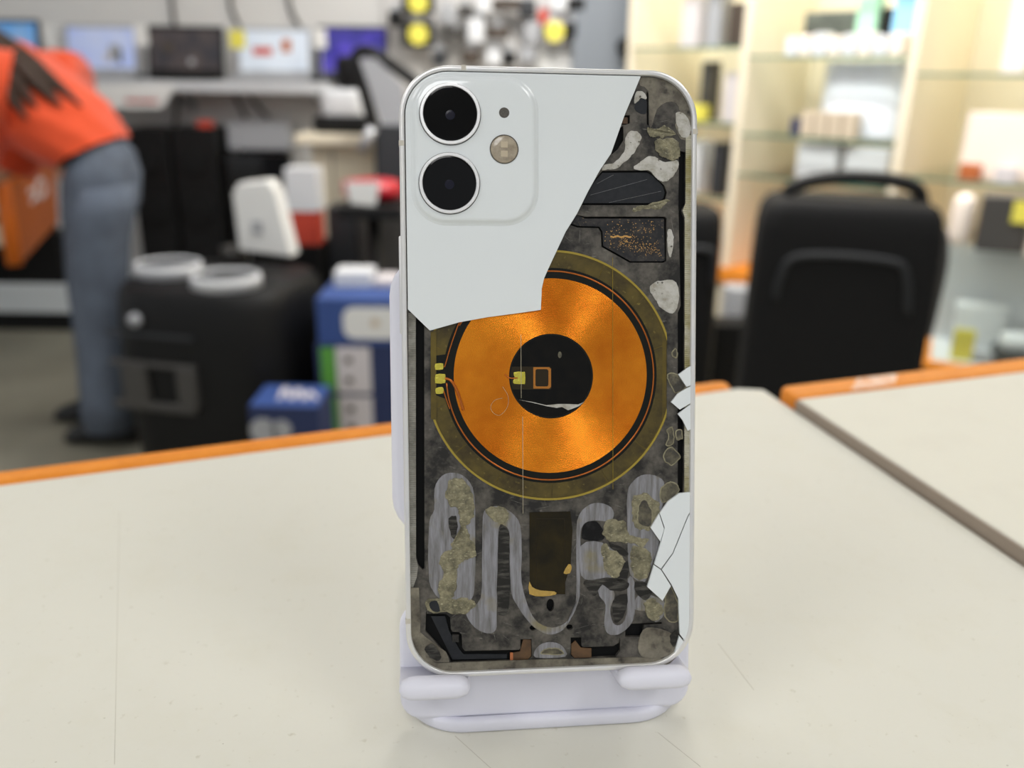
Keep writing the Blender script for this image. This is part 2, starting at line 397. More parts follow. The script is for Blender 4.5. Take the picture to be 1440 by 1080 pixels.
rs = random.Random(5); bm = NB()
for i in range(150):
    x, y = rs.uniform(600, 950), rs.choice((rs.uniform(690, 900), rs.uniform(690, 900), rs.uniform(110, 240), rs.uniform(290, 400)))
    p = uv(x, y, WC)
    if any(pip((p.x, p.y), h) for h in hs): continue
    a_ = rs.gauss(0.5, 0.9); ln = rs.uniform(0.5, 2.6) * MM; d = Vector((math.cos(a_), math.sin(a_), 0)) * ln; n_ = Vector((-d.y, d.x, 0)).normalized() * rs.uniform(0.012, 0.03) * MM
    q_ = [p - d - n_ * 0.2, p - n_, p + d, p + n_]
    if any(pip((v.x, v.y), h) for v in q_ for h in hs) or any(abs(v.x) > PW_ / 2 - 3 * MM for v in q_): continue
    prism(bm, [PW @ Vector((v.x, v.y, WC)) for v in q_], PW.to_3x3() @ Vector((0, 0, 0.015 * MM)))
obj('scratch_marks', bm, m_scratch, phone, kind='stuff')

# black insets
ppoly('battery_tape', L6(*Uu, [(440, 150), (850, 148), (900, 176), (995, 272), (1012, 330), (1000, 385), (940, 430), (250, 430), (238, 380)]), -1.35, 0.3, m_slate, label='smooth slate tape in the upper cut-out')
bt = ppoly('worn_tape', L6(*Uu, [(190, 530), (280, 572), (1005, 572), (1014, 955), (995, 965), (700, 965), (446, 822), (440, 690), (410, 645), (215, 640), (140, 615)]), -1.3, 0.3, m_slate2, label='worn slate tape with gold specks')
bm = NB()
rs = random.Random(3)
def speck(cx, cy, r, w=-1.29):
    prism(bm, [PW @ uv(cx + r * math.cos(k * 1.05 + cx) * (0.7 + 0.5 * rs.random()), cy + r * math.sin(k * 1.05 + cx) * (0.7 + 0.5 * rs.random()), w * MM) for k in range(6)], PW.to_3x3() @ Vector((0, 0, 0.05 * MM)))
for i in range(230):
    if i < 130:
        tt = rs.random(); x = 560 + 400 * tt + rs.gauss(0, 40); y = 770 + 110 * tt + rs.gauss(0, 36)
    else: x = 460 + rs.random() * 500; y = 590 + rs.random() * 250
    if not (450 < x < 985 and 585 < y < 935 and (y < 820 or x > 450 + (y - 820) * 1.75)): continue
    speck(780 + x / 6.545, 220 + y / 6.545, 0.35 + 0.4 * rs.random())
for i in range(16): speck(780 + (520 + i * 12) / 6.545, 220 + (738 + 5 * math.sin(i)) / 6.545, 1.5)
obj('corrosion_specks', bm, m_gold, bt, kind='stuff', label='gold coloured specks')
for a, b in (((330, 355), (850, 212)), ((500, 425), (980, 320)), ((390, 250), (540, 170))):
    p, q = L6(*Uu, [a, b]); bm = NB(); tube(bm, [PW @ uv(*p, -1.34 * MM), PW @ uv(*q, -1.34 * MM)], 0.035 * MM, 5)
    obj('scratch', bm, m_grey, phone)
ppoly('flex_cable', L6(*A7, [(1055, 838), (1120, 826), (1150, 712), (1222, 718), (1224, 868), (1190, 898), (1055, 905)]), -1.3, 0.4, m_brown, label='brown flex cable in the bottom cut-out')
ppoly('flex_cable', L6(*A7, [(1030, 838), (1056, 838), (1056, 905), (1030, 905)]), -1.28, 0.4, m_orangeflex, label='orange flex end')
ppoly('flex_cable', L6(*A8, [(152, 760), (190, 725), (242, 790), (338, 796), (338, 880), (182, 886), (152, 852)]), -1.3, 0.4, m_brown, label='brown flex cable beside the charging notch')
ppoly('spacer', L6(*A7, [(497, 672), (557, 672), (557, 740), (497, 740)]), -1.1, 0.5, m_chas)
ppoly('ribbon', L6(*A7, [(300, 500), (430, 500), (470, 640), (560, 800), (600, 850), (1000, 850), (1000, 890), (500, 900)]), -1.5, 0.3, m_slate)
ppoly('black_window', L6(*Tt, [(738, 380), (790, 305), (846, 330), (846, 440), (820, 462), (775, 450), (740, 420)]), -0.95, 0.1, m_slate, 2)
ppoly('contact_pad', L6(*Tt, [(625, 490), (672, 490), (672, 550), (625, 550)]), -1.4, 0.3, m_brown)

# charging coil
CC = (775.0, 529.0)
def mmr(px): return px * (uv(CC[0] + 50, CC[1], WC).x - uv(CC[0] - 50, CC[1], WC).x) / 100
cc = uv(*CC, WC)
def arc_ring(bm, r0, r1, w, h, a0=0.0, a1=360.0, n=120, clip=None):
    """flat annular sector; clip = |x| limit for the straight flanks"""
    w *= MM; h *= MM
    full = a1 - a0 >= 359.9
    A = [R(a0 + (a1 - a0) * i / n) for i in range(n if full else n + 1)]
    def pt(r, a, z):
        x, y = r * math.cos(a), r * math.sin(a)
        if clip and abs(x) > clip: x = math.copysign(clip, x)
        return P3(cc.x + x, cc.y + y, z)
    sec = [[pt(r0, a, w - h) for a in A], [pt(r0, a, w) for a in A], [pt(r1, a, w) for a in A], [pt(r1, a, w - h) for a in A]]
    V = [[bm.verts.new(p) for p in s] for s in sec]; m_ = len(A)
    for i in range(m_ if full else m_ - 1):
        j = (i + 1) % m_
        for k in range(4): l = (k + 1) % 4; bm.faces.new([V[k][i], V[k][j], V[l][j], V[l][i]])
    if not full:
        bm.faces.new([V[k][0] for k in range(4)]); bm.faces.new([V[k][-1] for k in range(4)][::-1])
r_out, r_in = mmr(135.5), mmr(59)
fl = mmr(164)
bm = NB(); arc_ring(bm, 0.2 * MM, mmr(174), -0.95, 0.1, n=180, clip=fl)
magnet = obj('coil_film', bm, m_kapton, phone, label='olive film disc with straight flanks around the coil')
bm = NB(); arc_ring(bm, mmr(171.5), mmr(174.5), -0.82, 0.16, n=180, clip=fl + 0.1 * MM)
obj('film_rim', bm, m_film_rim, magnet)
angs = [40, 14, -13, -38, -62, -90, -118, -142, -166, 166, 142, 118, 90, 64, 40]
for a, b in zip(angs, angs[1:]):
    if (a, b) == (-166, 166): continue
    a_, b_ = (b, a) if b < a else (b, a + 360)
    bm = NB(); arc_ring(bm, mmr(150), mmr(170), -0.84, 0.15, b_ if False else min(a, b) + 0.35, max(a, b) - 0.35, n=14, clip=mmr(158))
    obj('magnet_segment', bm, m_magnet, magnet)
bm = NB(); arc_ring(bm, mmr(134), mmr(150), -0.9, 0.1, n=160)
obj('coil_trough', bm, m_trough, phone, label='black channel around the coil')
bm = NB(); L = []
n = 150
for k in range(8):
    L.append([P3(cc.x + (mmr(145.5) + 0.17 * MM * math.cos(k * math.pi / 4)) * math.cos(R(2.2 * i + 183)), cc.y + (mmr(145.5) + 0.17 * MM * math.cos(k * math.pi / 4)) * math.sin(R(2.2 * i + 183)), -0.84 * MM + 0.14 * MM * math.sin(k * math.pi / 4)) for i in range(n)])
loops(bm, [[L[k][i] for k in range(8)] for i in range(n)])
obj('wire_loop', bm, m_wire, phone, smooth=True, label='thin copper wire loop around the coil')
bm = NB(); NT = 46; K = 4; prof = []
for k in range(NT * K + 1):
    r = r_in + (r_out - r_in) * k / (NT * K)
    prof.append((r, -0.78 * MM + 0.028 * MM * math.cos(2 * math.pi * k / K)))
prof = [(r_in, -0.95 * MM)] + prof + [(r_out, -0.95 * MM)]
n = 200
loops(bm, [[P3(cc.x + r * math.cos(2 * math.pi * i / n), cc.y + r * math.sin(2 * math.pi * i / n), z) for i in range(n)] for r, z in prof], cap0=False, cap1=False)
coil = obj('charging_coil', bm, m_copper, phone, smooth=True, label='orange copper charging coil')
bm = NB(); prism(bm, [P3(cc.x + (r_in + 0.05 * MM) * math.cos(i * math.pi / 30), cc.y + (r_in + 0.05 * MM) * math.sin(i * math.pi / 30), -0.98 * MM) for i in range(60)], PW.to_3x3() @ Vector((0, 0, 0.13 * MM)))
core = obj('coil_core', bm, m_ferrite, phone, label='glossy black disc inside the coil')
bm = NB(); arc_ring(bm, r_in - 0.35 * MM, r_in, -0.8, 0.1, n=80); obj('core_rim', bm, m_trough, core)
K7 = lambda pts: L6(700, 470, pts, 8.306)
ppoly('flex_strip', K7([(120, 378), (610, 378), (625, 400), (625, 640), (610, 645), (120, 645), (95, 520)]), -0.83, 0.05, m_fpc, parent=core)
bm = NB()
o_ = K7([(415, 385), (600, 385), (622, 405), (622, 615), (600, 635), (415, 635)]); i_ = K7([(440, 420), (455, 408), (575, 408), (592, 425), (592, 595), (578, 610), (455, 610), (440, 598)])
for k in range(4):
    pass
hsq = [(uv(x, y, -0.79 * MM).x, uv(x, y, -0.79 * MM).y) for x, y in i_]
plate(bm, [(uv(x, y, -0.79 * MM).x, uv(x, y, -0.79 * MM).y) for x, y in o_], [hsq], -0.79 * MM, 0.05 * MM)
obj('trace_loop', bm, m_trace, core, label='orange rectangular trace')
ppoly('solder_pad', K7([(185, 445), (300, 440), (320, 455), (320, 570), (300, 582), (190, 578), (180, 540), (200, 510)]), -0.7, 0.2, m_solder, 2, parent=core, dome=0.06)
bm = NB(); tube(bm, [PW @ uv(*p, -0.74 * MM) for p in K7([(85, 470), (120, 505), (160, 515), (230, 510)])], 0.16 * MM, 6); obj('lead_wire', bm, m_wire, core, smooth=True)
ppoly('foil_crease', K7([(240, 765), (400, 790), (570, 830), (700, 815), (820, 815), (940, 820), (1010, 790), (950, 840), (860, 875), (820, 888), (750, 850), (690, 862), (560, 838), (400, 798)]), -0.68, 0.05, m_white_ad, parent=core, label='pale crumpled film edge')
ppoly('dust_spot', K7(disc_px(725, 240, 22, 38)), -0.8, 0.05, m_dusk, parent=core)
# pads at the left flank
ppoly('pad_field', [(613, 500), (636, 497), (640, 540), (646, 566), (630, 562), (613, 556)], -0.82, 0.08, m_trough)
ppoly('edge_strip', [(605.5, 467), (613.5, 464), (613.5, 590), (606, 590)], -0.8, 0.1, m_kapton)
for pts in ([(340, 535), (405, 530), (415, 545), (412, 585), (350, 590), (340, 580)], [(345, 632), (420, 628), (434, 640), (432, 710), (350, 714), (340, 700)], [(345, 760), (400, 748), (418, 765), (414, 805), (360, 812), (345, 800)]):
    ppoly('solder_pad', L6(*Vv, pts), -0.66, 0.2, m_solder, 2, dome=0.06, label='yellow solder pad at the coil flank')
for pts, r in (([(425, 565), (440, 520), (480, 380), (550, 180), (570, 150)], 0.14), ([(432, 668), (480, 685), (520, 740), (560, 830), (600, 960)], 0.3), ([(418, 785), (440, 850), (475, 950)], 0.14)):
    bm = NB(); tube(bm, smooth_path([PW @ uv(*p, -0.72 * MM) for p in L6(*Vv, pts)], 4), r * MM, 6); obj('lead_wire', bm, m_wire, phone, smooth=True)
# thin tape edges crossing the coil and a stray fibre
for a, b in (((735, 586), (735.5, 722)), ((861.5, 362), (862, 688)), ((732.5, 470), (733, 560))):
    bm = NB(); p, q = PW @ uv(*a, -0.66 * MM), PW @ uv(*b, -0.66 * MM); tube(bm, [p, q], 0.045 * MM, 5); obj('tape_edge', bm, m_hair if a[0] < 800 else m_film_rim, phone)
bm = NB(); tube(bm, smooth_path([PW @ uv(*p, -0.68 * MM) for p in L6(*Vv, [(960, 745), (1010, 830), (1005, 930), (940, 1005), (880, 990), (850, 930), (890, 870), (960, 850)])], 5), 0.035 * MM, 5); obj('fibre', bm, m_hair, phone, smooth=True)

# lower tape
tp = ppoly('amber_tape', L3(*C3, [(640, 252), (820, 248), (830, 330), (822, 480), (798, 560), (798, 612), (642, 612)]), -0.85, 0.12, m_amber, label='dark amber tape strip below the coil')
ppoly('gold_foil', L3(*C3, [(640, 555), (652, 580), (690, 596), (750, 600), (755, 614), (700, 622), (640, 612)]), -0.78, 0.12, m_goldfoil, 2, parent=tp)
ppoly('gold_foil', L3(*C3, [(790, 520), (812, 480), (826, 490), (818, 520)]), -0.78, 0.12, m_goldfoil, 2, parent=tp)
for a, b in (((672, 280), (672, 600)), ((672, 280), (798, 280)), ((796, 285), (796, 606))):
    p, q = L3(*C3, [a, b]); bm = NB(); tube(bm, [PW @ uv(*p, -0.84 * MM), PW @ uv(*q, -0.84 * MM)], 0.05 * MM, 5); obj('tape_crease', bm, m_fpc, tp)

# adhesive channels and crumbs
def glue(pts, o, m, w=-0.88, h=0.14, k=3, dome=0.05, label=None, sc=3.13):
    rough_ = m in (m_crumb, m_dusk, m_white_ad)
    return ppoly('adhesive_residue', L6(*o, pts, sc), w, h, m, k + (3 if rough_ else 0), dome=dome, label=label, jag=0.55 if m is m_crumb else 0.25 if rough_ else 0.06, rim=m_rim if m is m_dusk and dome else None)
glue([(222, 150), (255, 92), (310, 78), (365, 105), (398, 180), (402, 400), (400, 560), (385, 635), (320, 655), (260, 640), (215, 600), (196, 520), (198, 300), (222, 240)], C3, m_grey, label='grey adhesive lozenge')
glue([(435, 270), (460, 235), (500, 225), (560, 252), (600, 310), (606, 430), (606, 560), (640, 680), (680, 738), (740, 760), (800, 738), (838, 680), (847, 600), (847, 440), (850, 290), (890, 228), (945, 210), (1000, 230), (1012, 268), (990, 292), (930, 288), (885, 300), (866, 340), (864, 430), (861, 620), (830, 705), (790, 768), (740, 790), (690, 778), (640, 738), (590, 668), (560, 600), (553, 450), (551, 340), (528, 310), (506, 322), (500, 500), (497, 700), (492, 770), (455, 785), (400, 760), (362, 705), (375, 675), (425, 630), (432, 450)], C3, m_grey, label='grey adhesive snaking around the amber tape')
glue([(1072, 170), (1100, 112), (1150, 85), (1210, 97), (1235, 135), (1220, 250), (1185, 330), (1212, 380), (1185, 470), (1150, 558), (1105, 545), (1078, 500), (1072, 330)], C3, m_grey, w=-0.9)
glue([(866, 400), (960, 385), (1060, 470), (1025, 540), (930, 552), (868, 530)], C3, m_grey, w=-0.9)
glue([(942, 582), (975, 566), (1012, 600), (1012, 640), (996, 680), (1008, 738), (1040, 748), (1068, 700), (1074, 545), (1102, 558), (1103, 700), (1078, 755), (1030, 790), (985, 785), (970, 740), (976, 660), (950, 622)], C3, m_grey)
glue([(1105, 640), (1140, 610), (1230, 640), (1235, 700), (1195, 735), (1165, 690), (1105, 680)], C3, m_grey, w=-0.89)
YL = 'lumpy yellowish adhesive crumbs'
glue([(290, 115), (350, 108), (392, 185), (390, 280), (345, 320), (335, 290), (320, 240), (292, 225), (272, 170)], C3, m_crumb, w=-0.7, dome=0.12, label=YL)
glue([(345, 310), (372, 330), (375, 375), (402, 390), (398, 450), (340, 470), (318, 520), (310, 620), (262, 640), (232, 590), (262, 525), (246, 455), (300, 410), (296, 380), (330, 368)], C3, m_crumb, w=-0.7, dome=0.12, label=YL)
glue([(446, 245), (500, 225), (545, 250), (535, 292), (512, 300), (470, 272)], C3, m_crumb, w=-0.75, dome=0.1, label=YL)
glue([(190, 640), (260, 632), (380, 632), (402, 668), (350, 702), (260, 697), (195, 692)], C3, m_crumb, w=-0.75, dome=0.1, label=YL)
glue([(200, 652), (232, 643), (246, 688), (212, 684)], C3, m_slate, w=-0.68, h=0.1, dome=0)
glue([(985, 288), (1060, 292), (1082, 350), (1160, 368), (1142, 402), (1090, 388), (1040, 382), (975, 372), (963, 335)], C3, m_crumb, w=-0.75, dome=0.1, label=YL)
glue([(960, 395), (1000, 410), (1060, 470), (1022, 540), (985, 520), (962, 460)], C3, m_crumb, w=-0.78, dome=0.1, label=YL)
glue([(1098, 185), (1150, 168), (1200, 200), (1212, 260), (1172, 332), (1110, 318), (1092, 255)], C3, m_crumb, w=-0.76, dome=0.1, label=YL)
glue([(1118, 232), (1148, 192), (1180, 250), (1172, 315), (1120, 300)], C3, m_dusk, w=-0.7, h=0.1, dome=0.04)
glue([(1215, 152), (1262, 115), (1302, 150), (1272, 190), (1226, 210)], C3, m_dusk, w=-0.74, dome=0.08)
glue([(1140, 770), (1200, 762), (1272, 790), (1292, 850), (1242, 888), (1150, 895), (1118, 850)], C3, m_bezel, w=-0.72, dome=0.1)
glue([(1147, 650), (1180, 630), (1226, 660), (1230, 700), (1195, 730), (1160, 715)], C3, m_crumb, w=-0.74, dome=0.1, label=YL)
glue([(1090, 420), (1130, 400), (1180, 440), (1160, 540), (1110, 545), (1090, 500)], C3, m_crumb, w=-0.8, dome=0.08, label=YL)
glue([(1240, 600), (1262, 578), (1292, 640), (1296, 720), (1262, 738), (1235, 700)], C3, m_dusk, w=-0.8, dome=0.06)
glue([(668, 892), (668, 855), (698, 830), (745, 824), (788, 844), (798, 888)], C3, m_grey, w=-0.78, dome=0.08)
glue([(690, 875), (720, 850), (770, 852), (790, 880)], C3, m_dusk, w=-0.72, h=0.1, dome=0.04)
glue([(885, 300), (935, 292), (968, 340), (960, 375), (880, 372), (870, 345)], C3, m_groove, w=-0.9, h=0.08, dome=0)
glue([(650, 680), (700, 618), (770, 625), (802, 682), (762, 770), (680, 872), (560, 962), (440, 978), (452, 935), (560, 898), (642, 800)], Tt, m_white_ad, w=-0.8, sc=6.545, label='pale tail of adhesive')
glue([(730, 968), (800, 890), (900, 850), (1000, 900), (1130, 890), (1132, 960), (1090, 1040), (1020, 1085), (950, 1062), (880, 990)], Tt, m_white_ad, w=-0.78, sc=6.545, label='pale patch of adhesive')
glue([(920, 720), (960, 690), (1110, 690), (1150, 780), (1140, 870), (1060, 885), (990, 850), (940, 790)], Tt, m_crumb, w=-0.7, sc=6.545, dome=0.1, label=YL)
glue([(850, 585), (920, 605), (1020, 565), (1100, 630), (1090, 662), (950, 672), (880, 662)], Tt, m_crumb, w=-0.76, sc=6.545, label=YL)
glue([(738, 360), (740, 290), (770, 250), (830, 262), (846, 320), (800, 308), (768, 340)], Tt, m_white_ad, w=-0.86, h=0.1, sc=6.545)
glue([(1110, 470), (1160, 440), (1240, 520), (1250, 640), (1190, 680), (1150, 640)], Tt, m_white_ad, w=-0.85, h=0.1, sc=6.545)
glue([(875, 170), (930, 105), (1080, 92), (1140, 160), (1130, 330), (1075, 392), (980, 352), (930, 272)], Wv, m_white_ad, w=-0.84, h=0.12, sc=6.545, label='scratched pale adhesive patch')
glue([(700, 490), (760, 465), (1040, 400), (1035, 430), (960, 480), (760, 500)], Uu, m_crumb, w=-0.9, h=0.08, sc=6.545)
glue([(1040, 680), (1085, 690), (1090, 850), (1060, 930), (1040, 860)], Uu, m_white_ad, w=-0.9, h=0.08, sc=6.545)
for pts in ([(170, 212), (240, 206), (290, 290), (232, 328), (192, 285)], [(170, 560), (205, 540), (216, 600), (212, 655), (165, 660), (180, 610)], [(160, 690), (205, 668), (250, 720), (245, 755), (195, 785), (150, 752)], disc_px(220, 72, 20, 30, 10), [(225, 565), (268, 560), (272, 615), (228, 620)]):
    glue(pts, SH, m_dusk, w=-0.8, sc=4.5, dome=0.08)
glue(disc_px(1110, 762, 26, 44, 10), Wv, m_dusk, w=-0.82, sc=6.545)

for pts in ([(285, 280), (316, 268), (322, 300), (318, 365), (296, 355)], [(508, 332), (540, 322), (551, 360), (552, 500), (556, 600), (545, 690), (503, 690), (502, 480)], [(985, 385), (1030, 398), (1072, 430), (1068, 450), (1010, 415)], [(1012, 525), (1040, 500), (1072, 470), (1072, 545), (1036, 560)],
            [(880, 556), (930, 548), (1005, 540), (1070, 556), (1072, 590), (1010, 600), (960, 572), (930, 620), (905, 600)], [(1010, 640), (1068, 612), (1066, 680), (1032, 735), (1010, 722)], [(1106, 560), (1148, 562), (1180, 600), (1150, 640), (1108, 604)], [(1258, 795), (1290, 775), (1292, 830), (1265, 842)], [(180, 850), (215, 830), (250, 880), (240, 905), (200, 890)]):
    ppoly('bare_metal', L3(*C3, pts), -0.64 if pts[0][0] in (180, 1258) else -0.845, 0.05, m_bare, 4, jag=0.3)

# back glass
bg = L3(*C1, [(1131, 78), (1128, 92), (1100, 160), (1060, 255), (1030, 340), (1000, 425), (950, 500), (900, 590), (850, 690), (800, 770), (760, 855), (725, 930), (705, 975), (695, 1020), (691, 1110)]) + L3(*C2, [(691, 175), (600, 188), (450, 208), (330, 230), (202, 266), (175, 240), (140, 206), (98, 172)])
WG = -0.12 * MM
fr = rrect(PW_ - 2.7 * MM, PH_ - 2.7 * MM, 9.2 * MM, 14)
q = [uv(x, y, WG) for x, y in bg]
left_x = -(PW_ / 2 - 1.35 * MM); top_y = PH_ / 2 - 1.35 * MM
corner = [Vector((x, y, WG)) for x, y in fr if x < -PW_ / 2 + 11 * MM and y > PH_ / 2 - 11 * MM]
corner.sort(key=lambda p: (p.x + p.y * 0.0001) * 1 + p.y)
corner.sort(key=lambda p: math.atan2(p.y - (PH_ / 2 - 10.6 * MM), p.x - (-PW_ / 2 + 10.6 * MM)), reverse=True)
q[0].y = top_y; q[-1].x = left_x
gl = q + corner
bm = NB(); prism(bm, [PW @ (p - Vector((0, 0, 0.6 * MM))) for p in gl], PW.to_3x3() @ Vector((0, 0, 0.6 * MM)))
bgl = obj('back_glass', bm, m_wglass, phone, label='white back glass broken along a jagged diagonal', bevel=0.00008, segs=1)
# raised camera plateau
c0, c1 = uv(577, 104, 0), uv(757, 317, 0); cw, ch = c1.x - c0.x, c0.y - c1.y
pm = PW @ Matrix.Translation(((c0.x + c1.x) / 2, (c0.y + c1.y) / 2, WG - 0.02 * MM))
bm = NB(); L = []
for ins, z in ((-0.5, 0.0), (0.1, 0.03), (0.45, 0.22), (0.75, 0.62), (1.05, 0.85), (1.5, 0.92)):
    L.append([pm @ Vector((x, y, z * MM)) for x, y in rrect(cw - 2 * ins * MM, ch - 2 * ins * MM, (7.2 - ins) * MM, 12)])
loops(bm, L)
plat = obj('camera_plateau', bm, m_wglass, phone, smooth=True, label='raised glossy white square around the cameras')
TOPW = WG + 0.9 * MM
for px, py in ((633, 160.5), (632, 258)):
    c = uv(px, py, TOPW); ro = mmr(40.5)
    bm = NB(); L = []
    for r, z in ((ro, -0.3), (ro, 0.55), (ro - 0.12 * MM, 0.68), (ro - 0.62 * MM, 0.68), (ro - 0.72 * MM, 0.5), (ro - 0.74 * MM, 0.1)):
        L.append([P3(c.x + r * math.cos(i * math.pi / 32), c.y + r * math.sin(i * math.pi / 32), TOPW + z * MM) for i in range(64)])
    loops(bm, L, cap0=False, cap1=False)
    lr = obj('camera_lens', bm, m_ring, phone, smooth=True, label='upper camera lens' if py < 200 else 'lower camera lens')
    e_ = lr.modifiers.new('es', 'EDGE_SPLIT'); e_.split_angle = R(40)
    bm = NB(); rr = ro - 0.72 * MM
    loops(bm, [[P3(c.x + r * math.cos(i * math.pi / 32), c.y + r * math.sin(i * math.pi / 32), TOPW + z * MM) for i in range(64)] for r, z in ((rr, 0.0), (rr, 0.5), (rr * 0.95, 0.54))])
    obj('lens_glass', bm, m_lens, lr, smooth=False)
    bm = NB(); loops(bm, [[P3(c.x + r * math.cos(i * math.pi / 20), c.y + r * math.sin(i * math.pi / 20) - 0.3 * MM, TOPW + z * MM) for i in range(40)] for r, z in ((1.0 * MM, 0.5), (1.0 * MM, 0.545), (0.6 * MM, 0.56))])
    obj('lens_pupil', bm, m_lens_in, lr)
    bm = NB(); loops(bm, [[P3(c.x + r * math.cos(i * math.pi / 32), c.y + r * math.sin(i * math.pi / 32), TOPW + z * MM) for i in range(64)] for r, z in ((ro, 0.0), (ro + 0.14 * MM, 0.0), (ro + 0.14 * MM, 0.06), (ro, 0.06))], cap0=False, cap1=False)
    obj('lens_gap', bm, m_gap, lr)
c = uv(709, 210, TOPW); r = mmr(18.5)
bm = NB(); loops(bm, [[P3(c.x + a * math.cos(i * math.pi / 20), c.y + a * math.sin(i * math.pi / 20), TOPW + z * MM) for i in range(40)] for a, z in ((r, -0.1), (r, 0.08), (r * 0.92, 0.16), (r * 0.5, 0.2))])
fl_ = obj('flash_lamp', bm, m_flash, phone, smooth=True, label='round beige flash lamp')
for dy in (0.95, -0.95):
    bm = NB(); box(bm, (c.x, c.y + dy * MM, TOPW + 0.15 * MM), (1.5 * MM, 1.3 * MM, 0.1 * MM), PW); obj('flash_diode', bm, m_flash2, fl_, bevel=0.0002)
bm = NB(); loops(bm, [[P3(c.x + a * math.cos(i * math.pi / 20), c.y + a * math.sin(i * math.pi / 20), TOPW + z * MM) for i in range(40)] for a, z in ((r, 0), (r + 0.16 * MM, 0), (r + 0.16 * MM, 0.12), (r, 0.12))], cap0=False, cap1=False); obj('flash_rim', bm, m_mic, fl_)
c = uv(709, 158.5, TOPW); r = mmr(7)
bm = NB(); prism(bm, [P3(c.x + r * math.cos(i * math.pi / 12), c.y + r * math.sin(i * math.pi / 12), TOPW - 0.1 * MM) for i in range(24)], PW.to_3x3() @ Vector((0, 0, 0.13 * MM))); obj('microphone', bm, m_mic, phone, label='small grey microphone hole')
# shards of the white glass still stuck to the frame
for pts, o, sc in (([(243, 210), (300, 168), (329, 152), (329, 275), (295, 288)], SH, 4.5), ([(197, 385), (240, 330), (290, 300), (329, 280), (329, 386), (252, 432)], SH, 4.5), ([(240, 460), (329, 391), (329, 552), (302, 566), (270, 500)], SH, 4.5),
                   ([(1357, 162), (1300, 168), (1250, 205), (1214, 256), (1236, 320), (1220, 380), (1190, 480), (1219, 500), (1270, 430), (1335, 270), (1357, 232)], C3, 3.13),
                   ([(1211, 258), (1174, 320), (1216, 380), (1233, 325)], C3, 3.13),
                   ([(1357, 240), (1338, 274), (1273, 434), (1223, 504), (1266, 570), (1296, 632), (1302, 788), (1332, 828), (1350, 790), (1358, 740)], C3, 3.13),
                   ([(1188, 484), (1159, 580), (1226, 641), (1263, 576), (1219, 505)], C3, 3.13),
                   ([(1300, 796), (1275, 886), (1292, 886), (1330, 834)], C3, 3.13)):
    ppoly('glass_shard', L6(*o, pts, sc), -0.12, 0.6, m_wglass, label='white shard of back glass left at the right edge')

# ------------------------------------------------------------------ phone stand
yaw = math.atan2((PW.to_3x3() @ Vector((1, 0, 0))).y, (PW.to_3x3() @ Vector((1, 0, 0))).x)
pb = P3(0, -PH_ / 2, -3 * MM)
SB = Matrix.Translation((pb.x, pb.y, DESK)) @ Matrix.Rotation(yaw, 4, 'Z')
stand = thing('phone_stand', 'white plastic folding phone stand with two front hooks on the cream counter', 'phone stand', mat=SB)
fl_pt = SB.inverted() @ on_z(566, 985, DESK + 0.006); fr_pt = SB.inverted() @ on_z(972, 972, DESK + 0.006); fc = SB.inverted() @ on_z(770, 1026, DESK)
bx0, bx1, by0 = fl_pt.x, fr_pt.x, fc.y
bw = bx1 - bx0; bd = 0.078; bcx = (bx0 + bx1) / 2
bm = NB(); L = []
for ins, z in ((0.7, 0), (0.2, 0.35), (0, 0.9), (0, 2.5), (0.25, 3.1), (0.8, 3.4), (1.9, 3.4), (2.1, 3.25), (2.2, 2.0)):
    L.append([SB @ Vector((x + bcx, y + by0 + bd / 2, z * MM)) for x, y in rrect(bw - 2 * ins * MM, bd - 2 * ins * MM, (14.5 - ins) * MM, 12)])
loops(bm, L)
obj('base', bm, m_stand, stand, smooth=True)
bm = NB(); L = []
for ins, z in ((2.45, 2.05), (2.45, 2.5), (2.7, 2.75)):
    L.append([SB @ Vector((x + bcx, y + by0 + bd / 2, z * MM)) for x, y in rrect(bw - 2 * ins * MM, bd - 2 * ins * MM, (14.5 - ins) * MM, 12)])
loops(bm, L); obj('tray', bm, m_tray, stand)
# cradle plate behind the lower end of the phone
cx0 = uv(562.5, 930, -9 * MM).x; cx1 = uv(967, 925, -9 * MM).x; cyt = uv(563, 850, -9 * MM).y; cyb = -PH_ / 2 - 12.6 * MM
bm = NB(); rbox(bm, PW @ Matrix.Translation(((cx0 + cx1) / 2, (cyt + cyb) / 2, -10.9 * MM)), cx1 - cx0, cyt - cyb, 3.3 * MM, 5 * MM, 1.0 * MM)
obj('cradle_plate', bm, m_stand, stand, smooth=True)
